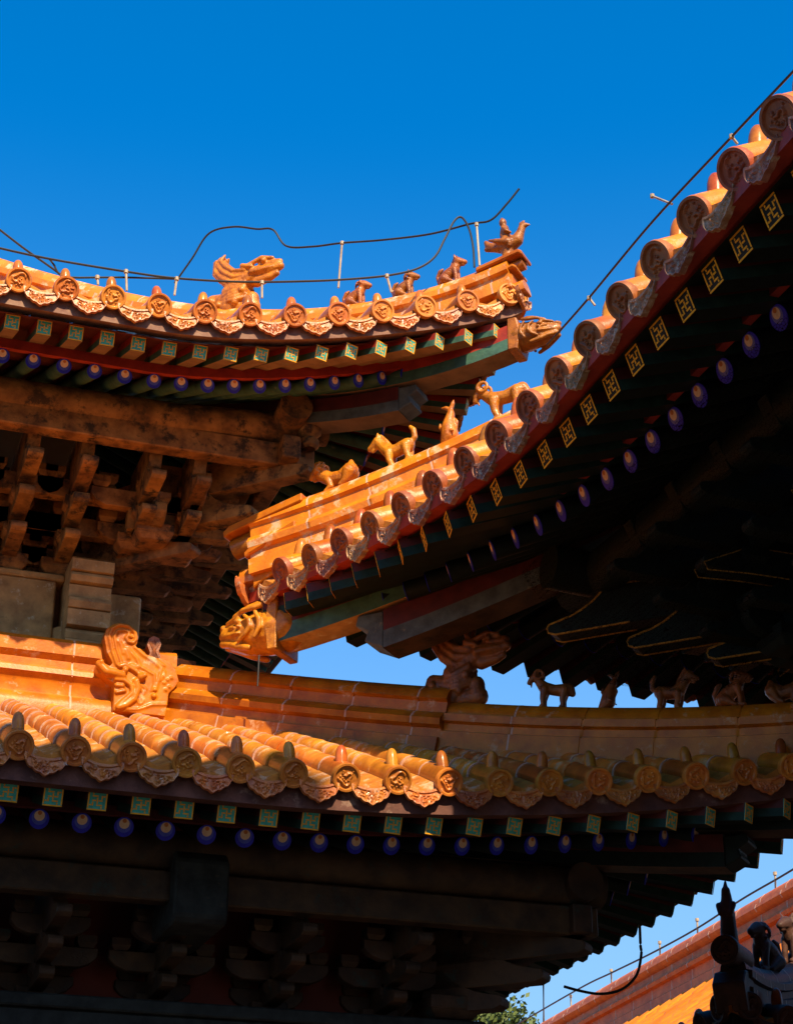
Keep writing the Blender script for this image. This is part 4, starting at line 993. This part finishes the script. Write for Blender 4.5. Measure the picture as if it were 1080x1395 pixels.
# hip cable over the figures of the upper ridge
def hp(px, py): return at(px, py, V=12.75 - hip_t(AU, px, .3))
upper = [(238, 386), (262, 352), (285, 318), (318, 309), (350, 312), (372, 313), (390, 335), (425, 336), (466, 331), (520, 327), (585, 319), (640, 305), (668, 300), (690, 278), (707, 257)]
cable('conductor_cable', [hp(*q) for q in upper], .0085, 'dark cable looping high above the upper ridge figures on two tall rods', [(hp(461, 392), hp(466, 331)), (hp(653, 362), hp(649, 306))], group=GC)
eaveP = lambda px, py: at(px, py, V=10.82)
low = [(-30, 330), (0, 338), (70, 353), (172, 370), (240, 379), (330, 384), (420, 383), (480, 380), (530, 375), (568, 366), (592, 350), (606, 325), (618, 302), (628, 296), (638, 310), (644, 335), (646, 364)]
cable('conductor_cable', [eaveP(*q) for q in low], .0085, 'dark cable running low along the upper eave tile ends, arching near the hen rider',
      [(eaveP(173, 396), eaveP(172, 370)), (eaveP(238, 402), eaveP(241, 380)), (eaveP(533, 398), eaveP(527, 376)), (eaveP(134, 388), eaveP(133, 378)), (eaveP(357, 406), eaveP(357, 385))], group=GC)
cable('conductor_cable', [at(*q, V=11.4) for q in ((-20, 297), (30, 336), (75, 368), (105, 391))], .0085, 'short dark cable sloping down across the left edge to the tiles', group=GC)
cable('conductor_cable', [at(*q, V=10.85) for q in ((68, 353), (74, 361), (82, 374), (100, 378), (133, 378), (172, 378), (240, 380))], .0075, 'thin dark cable branching along the tile ends at far left', group=GC)
nearP = lambda px, py, U=2.78: at(px, py, U=U * KB)
cable('conductor_cable', [nearP(*q) for q in ((1110, 65), (1080, 97), (1000, 182), (890, 300), (800, 408), (745, 470))], .0065, 'straight dark cable along the near eave up to the top right corner',
      [(nearP(1004, 196, 2.8), nearP(996, 186)), (nearP(810, 416, 2.8), nearP(802, 406)), (nearP(915, 278, 2.9), nearP(888, 267, 2.9))], group=GC)
p = at(352, 894, D=10.0)
cable('hanging_wire', [at(353, 893, V=11.6), at(351, 935, V=11.6)], .006, 'short dark wire hanging below the beast head of the near eave')

# ================================================================== small dark roof at the lower right
CC = thing('shaded_side_roof', 'black looking side roof with round tile ends at the lower right corner', 'roof', (7.6, 13.0, 0))
EC = Eave((8.1, 13.3), (-1, 0), (0, -1), 1.25, 0.12, 0.30, -1.0, 2.30 + H, 0.36, 0.05, 2, 2, .32, .09)
mC = dict(fly=['black', 'black', 'black'], eave='black', board='black')
M['dark_tile'] = mat('shade_dark_tile', (0.10, 0.045, 0.03), (0.05, 0.025, 0.02), 0.5, 8, (0.12, .09, .07), .2, 9, .3, 40, 0, .2, 0, spec=.15)  # the side roof's shade is put into this dark tile colour
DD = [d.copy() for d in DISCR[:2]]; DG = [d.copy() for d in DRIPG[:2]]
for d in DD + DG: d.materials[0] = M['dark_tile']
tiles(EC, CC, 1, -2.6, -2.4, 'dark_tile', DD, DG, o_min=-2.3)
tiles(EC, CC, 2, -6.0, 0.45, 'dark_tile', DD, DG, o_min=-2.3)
for f in (1, 2):
    ribbon(EC, CC, f, -3 if f == 1 else -6, 'fascia_board', 'black', .05, .13, -.08, -.2)
    rafters(EC, CC, f, -2.6 if f == 1 else -5, .25, (.17, -.25, .6, .2), (.6, -.24, .4), None, None, mC, .055, -.2, keep=14)
LB(CC, 'wall', 'redwall', (-2.6, -7, 0), (-.1, -.1, 2.15 + H), EC, 0)
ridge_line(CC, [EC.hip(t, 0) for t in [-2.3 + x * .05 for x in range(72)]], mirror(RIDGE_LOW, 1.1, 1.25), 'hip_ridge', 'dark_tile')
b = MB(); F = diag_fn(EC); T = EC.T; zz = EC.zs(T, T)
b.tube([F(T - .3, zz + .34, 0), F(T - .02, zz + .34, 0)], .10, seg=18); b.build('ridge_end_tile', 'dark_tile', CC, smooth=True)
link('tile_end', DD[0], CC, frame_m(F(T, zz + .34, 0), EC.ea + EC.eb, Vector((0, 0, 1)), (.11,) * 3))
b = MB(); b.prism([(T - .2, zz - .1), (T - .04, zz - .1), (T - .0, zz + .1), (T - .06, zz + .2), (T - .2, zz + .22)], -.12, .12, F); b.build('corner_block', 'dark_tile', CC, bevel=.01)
POST = blob('standing_warrior', [[(0, 0, 0, .17), (0, 0, .3, .15), (-.02, 0, .62, .13), (-.02, 0, .80, .10), (0, 0, .92, .085)], [(0, 0, 1.0, .05), (-.03, 0, 1.12, .02)], [(.05, .13, .66, .06), (.12, .10, .5, .05)], [(.05, -.13, .66, .06), (.12, -.10, .5, .05)], [(-.12, 0, .6, .09), (-.2, 0, .1, .1)]], .022, ['dark_tile'])
figure('standing_warrior', POST, EC.hip(T - .10, .43), (-1, -1), .42, 'slim dark upright figure on the ridge end of the shaded side roof', 'roof figure', 'figures on the dark side roof')
def hC(px, lo=-2.2, hi=1.3):
    for _ in range(40):
        mid = (lo + hi) / 2; d = EC.hip(mid, .33) - CAM
        if 540 + 2500 * d.dot(RT) / d.dot(FW) > px: lo = mid
        else: hi = mid
    return EC.hip(lo, .33)
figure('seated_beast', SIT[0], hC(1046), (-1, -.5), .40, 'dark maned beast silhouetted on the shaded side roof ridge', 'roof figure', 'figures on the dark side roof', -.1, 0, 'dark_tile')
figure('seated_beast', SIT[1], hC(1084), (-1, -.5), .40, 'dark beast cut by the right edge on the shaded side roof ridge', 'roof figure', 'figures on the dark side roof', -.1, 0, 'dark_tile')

# ================================================================== sunlit long hall beyond
# ------------------------------------------------------------------ bird net under the near eave
def net():
    NM = bpy.data.materials.new('wire_net'); NM.use_nodes = True; n, l = NM.node_tree.nodes, NM.node_tree.links
    pr = n['Principled BSDF']; pr.inputs['Base Color'].default_value = (.004, .003, .002, 1); pr.inputs['Specular IOR Level'].default_value = 0.0; pr.inputs['Roughness'].default_value = .6
    g = n.new('ShaderNodeNewGeometry'); v = n.new('ShaderNodeTexVoronoi'); v.feature = 'DISTANCE_TO_EDGE'; v.inputs['Scale'].default_value = 48; v.inputs['Randomness'].default_value = .6
    l.new(g.outputs['Position'], v.inputs['Vector'])
    c = n.new('ShaderNodeMath'); c.operation = 'LESS_THAN'; c.inputs[1].default_value = .045; l.new(v.outputs['Distance'], c.inputs[0])
    tr = n.new('ShaderNodeBsdfTransparent'); mx = n.new('ShaderNodeMixShader'); l.new(c.outputs[0], mx.inputs[0]); l.new(tr.outputs[0], mx.inputs[1]); l.new(pr.outputs[0], mx.inputs[2])
    l.new(mx.outputs[0], n['Material Output'].inputs['Surface']); M['net'] = NM
    t = thing('bird_net', 'fine dark wire bird net stretched over the bracket arms under the near eave', 'net', (5.0, 9.6, 0))
    b = MB(); cols = []
    path = [(1, -5 + .25 * i) for i in range(24)] + [(2, .9 - .25 * i) for i in range(24)]
    for f, s in path:
        c_ = []
        for k in range(9):
            q = k / 8; o = 1.32 - 1.25 * q; z = 4.72 - .63 * q - .42 * math.sin(pi * q) * .8
            c_.append(EB.P(f, min(s, o + .15) if s > 0 else s, o + .12, z + H))
        cols.append(c_)
    for ff in (0, 24):
        cc = cols[ff:ff + 24]
        b.add([p for c_ in cc for p in c_], [(i * 9 + k, (i + 1) * 9 + k, (i + 1) * 9 + k + 1, i * 9 + k + 1) for i in range(23) for k in range(8)])
    b.build('net_mesh', 'net', t, smooth=True)
net()
D_ = thing('far_hall', 'far hall with long red brown ridge and sunlit orange roof tiles', 'hall', (15.6, 33, 0))
RP = [(.20, -.2), (.20, .0), (.17, .02), (.17, .16), (.24, .18), (.26, .23), (.22, .27), (.15, .29), (.15, .40), (.21, .43), (.24, .48), (.22, .53), (.16, .55), (.14, .62), (.08, .68), (0, .70)]
RP = [(w * 1.15, z * 1.15) for w, z in RP]
b = MB(); b.sweep([Vector((15.6, y, 7.15 + H - .80)) for y in [16 + 1.2 * i for i in range(36)]], mirror(RP))
for y in [16.6 + .95 * i for i in range(43)]:
    b.sweep([Vector((15.6, y - .018, 6.35 + H)), Vector((15.6, y + .018, 6.35 + H))], mirror(RP, 1.010, 1.005), 1)
b.build('main_ridge', ['redtile', 'mortar'], D_, smooth=True)
def slope(u): return 6.35 + H - .10 - .74 * u + .03 * u * u
for i in range(76):
    y = 16.2 + i * .52; b = MB(); pts, sc = [], []
    for k in range(9):
        u = .25 + k * .5; pts += [Vector((15.6 - u, y, slope(u))), Vector((15.6 - u - .46, y, slope(u + .46)))]; sc += [.94, 1.08]
    b.sweep(pts, half_round(.14), scales=sc)
    b.build('tile_row', 'tile_far', D_, smooth=True)
b = MB(); b.add([(15.4, 16, slope(.2) - .06), (15.4, 56, slope(.2) - .06), (10.9, 56, slope(4.7) - .06), (10.9, 16, slope(4.7) - .06), (21, 16, slope(5)), (21, 56, slope(5))], [(0, 1, 2, 3), (1, 0, 4, 5)]); b.build('pan_tiles', 'mortar', D_)
LB2 = MB(); LB2.box((11.8, 17, 0), (19.5, 55, 4.6)); LB2.build('wall', 'redwall', D_)
D_.location = (15.84, 33, 0); D_.rotation_euler = (0, 0, -0.097)
def rp(px, py):
    d = RT * ((px - 540) / 2500) + DN * ((py - 697.5) / 2500) + FW
    return CAM + d * (12.626 / (d.x - 0.0973 * d.y))
cable('conductor_cable', [rp(*q) for q in ((1100, 1172), (1060, 1196), (1010, 1225), (950, 1264), (890, 1297), (833, 1325), (790, 1346), (700, 1398))], .017, 'thin dark cable on rods above the far red brown ridge',
      [(rp(a + 1, c + 26), rp(a, c)) for a, c in ((1055, 1190), (949, 1253), (898, 1284), (832, 1322), (777, 1357))], group=GC)
cable('hanging_wire', [at(*q, V=11.5) for q in ((871, 1262), (872, 1288), (873, 1300), (868, 1325), (855, 1342), (838, 1351), (815, 1354), (790, 1350), (768, 1344))], .010, 'dark wire sagging in a loop below the stepped rafters at lower right')

# ================================================================== tree beyond
def tree(name, p, h, r, label):
    t = thing(name, label, 'tree', p); p = Vector(p); rr = random.Random(int(p.x * 10))
    b = MB(); b.tube([p, p + Vector((.1, 0, h * .35)), p + Vector((0, .1, h * .62)), p + Vector((.1, 0, h * .9))], .28, seg=9, scales=[1, .8, .55, .15])
    limbs = []
    for i in range(14):
        a = rr.uniform(0, 2 * pi); z0 = h * rr.uniform(.35, .8); L = r * rr.uniform(.6, 1.0)
        q0 = p + Vector((0, 0, z0)); q2 = q0 + Vector((cos(a) * L, sin(a) * L, L * rr.uniform(.3, .8))); q1 = q0.lerp(q2, .5) + Vector((0, 0, -.15))
        b.tube([q0, q1, q2], .08, seg=6, scales=[1, .6, .2]); limbs.append((q0, q2))
    b.build('trunk', 'bark', t, smooth=True)
    b = MB()
    for _ in range(480):
        q0, q2 = rr.choice(limbs); c = q0.lerp(q2, rr.uniform(.45, 1.1)) + Vector((rr.gauss(0, .35), rr.gauss(0, .35), rr.gauss(0, .35)))
        for _ in range(34):
            d = Vector((rr.gauss(0, 1), rr.gauss(0, 1), rr.gauss(0, .7))); c2 = c + d * .22
            n = Vector((rr.gauss(0, 1), rr.gauss(0, 1), rr.gauss(0, 1) + .6)).normalized(); u = n.orthogonal().normalized(); w = n.cross(u); s = rr.uniform(.10, .17)
            b.add([c2 - u * s, c2 + w * s * .5, c2 + u * s, c2 - w * s * .5], [(0, 1, 2, 3)])
    b.build('crown', 'leaf', t)
tp = at(738, 1372, D=70); tree('pine_tree', (tp.x, tp.y, 0), tp.z + 3.0, 4.2, 'green tree in sun behind the far ridge at the bottom edge')
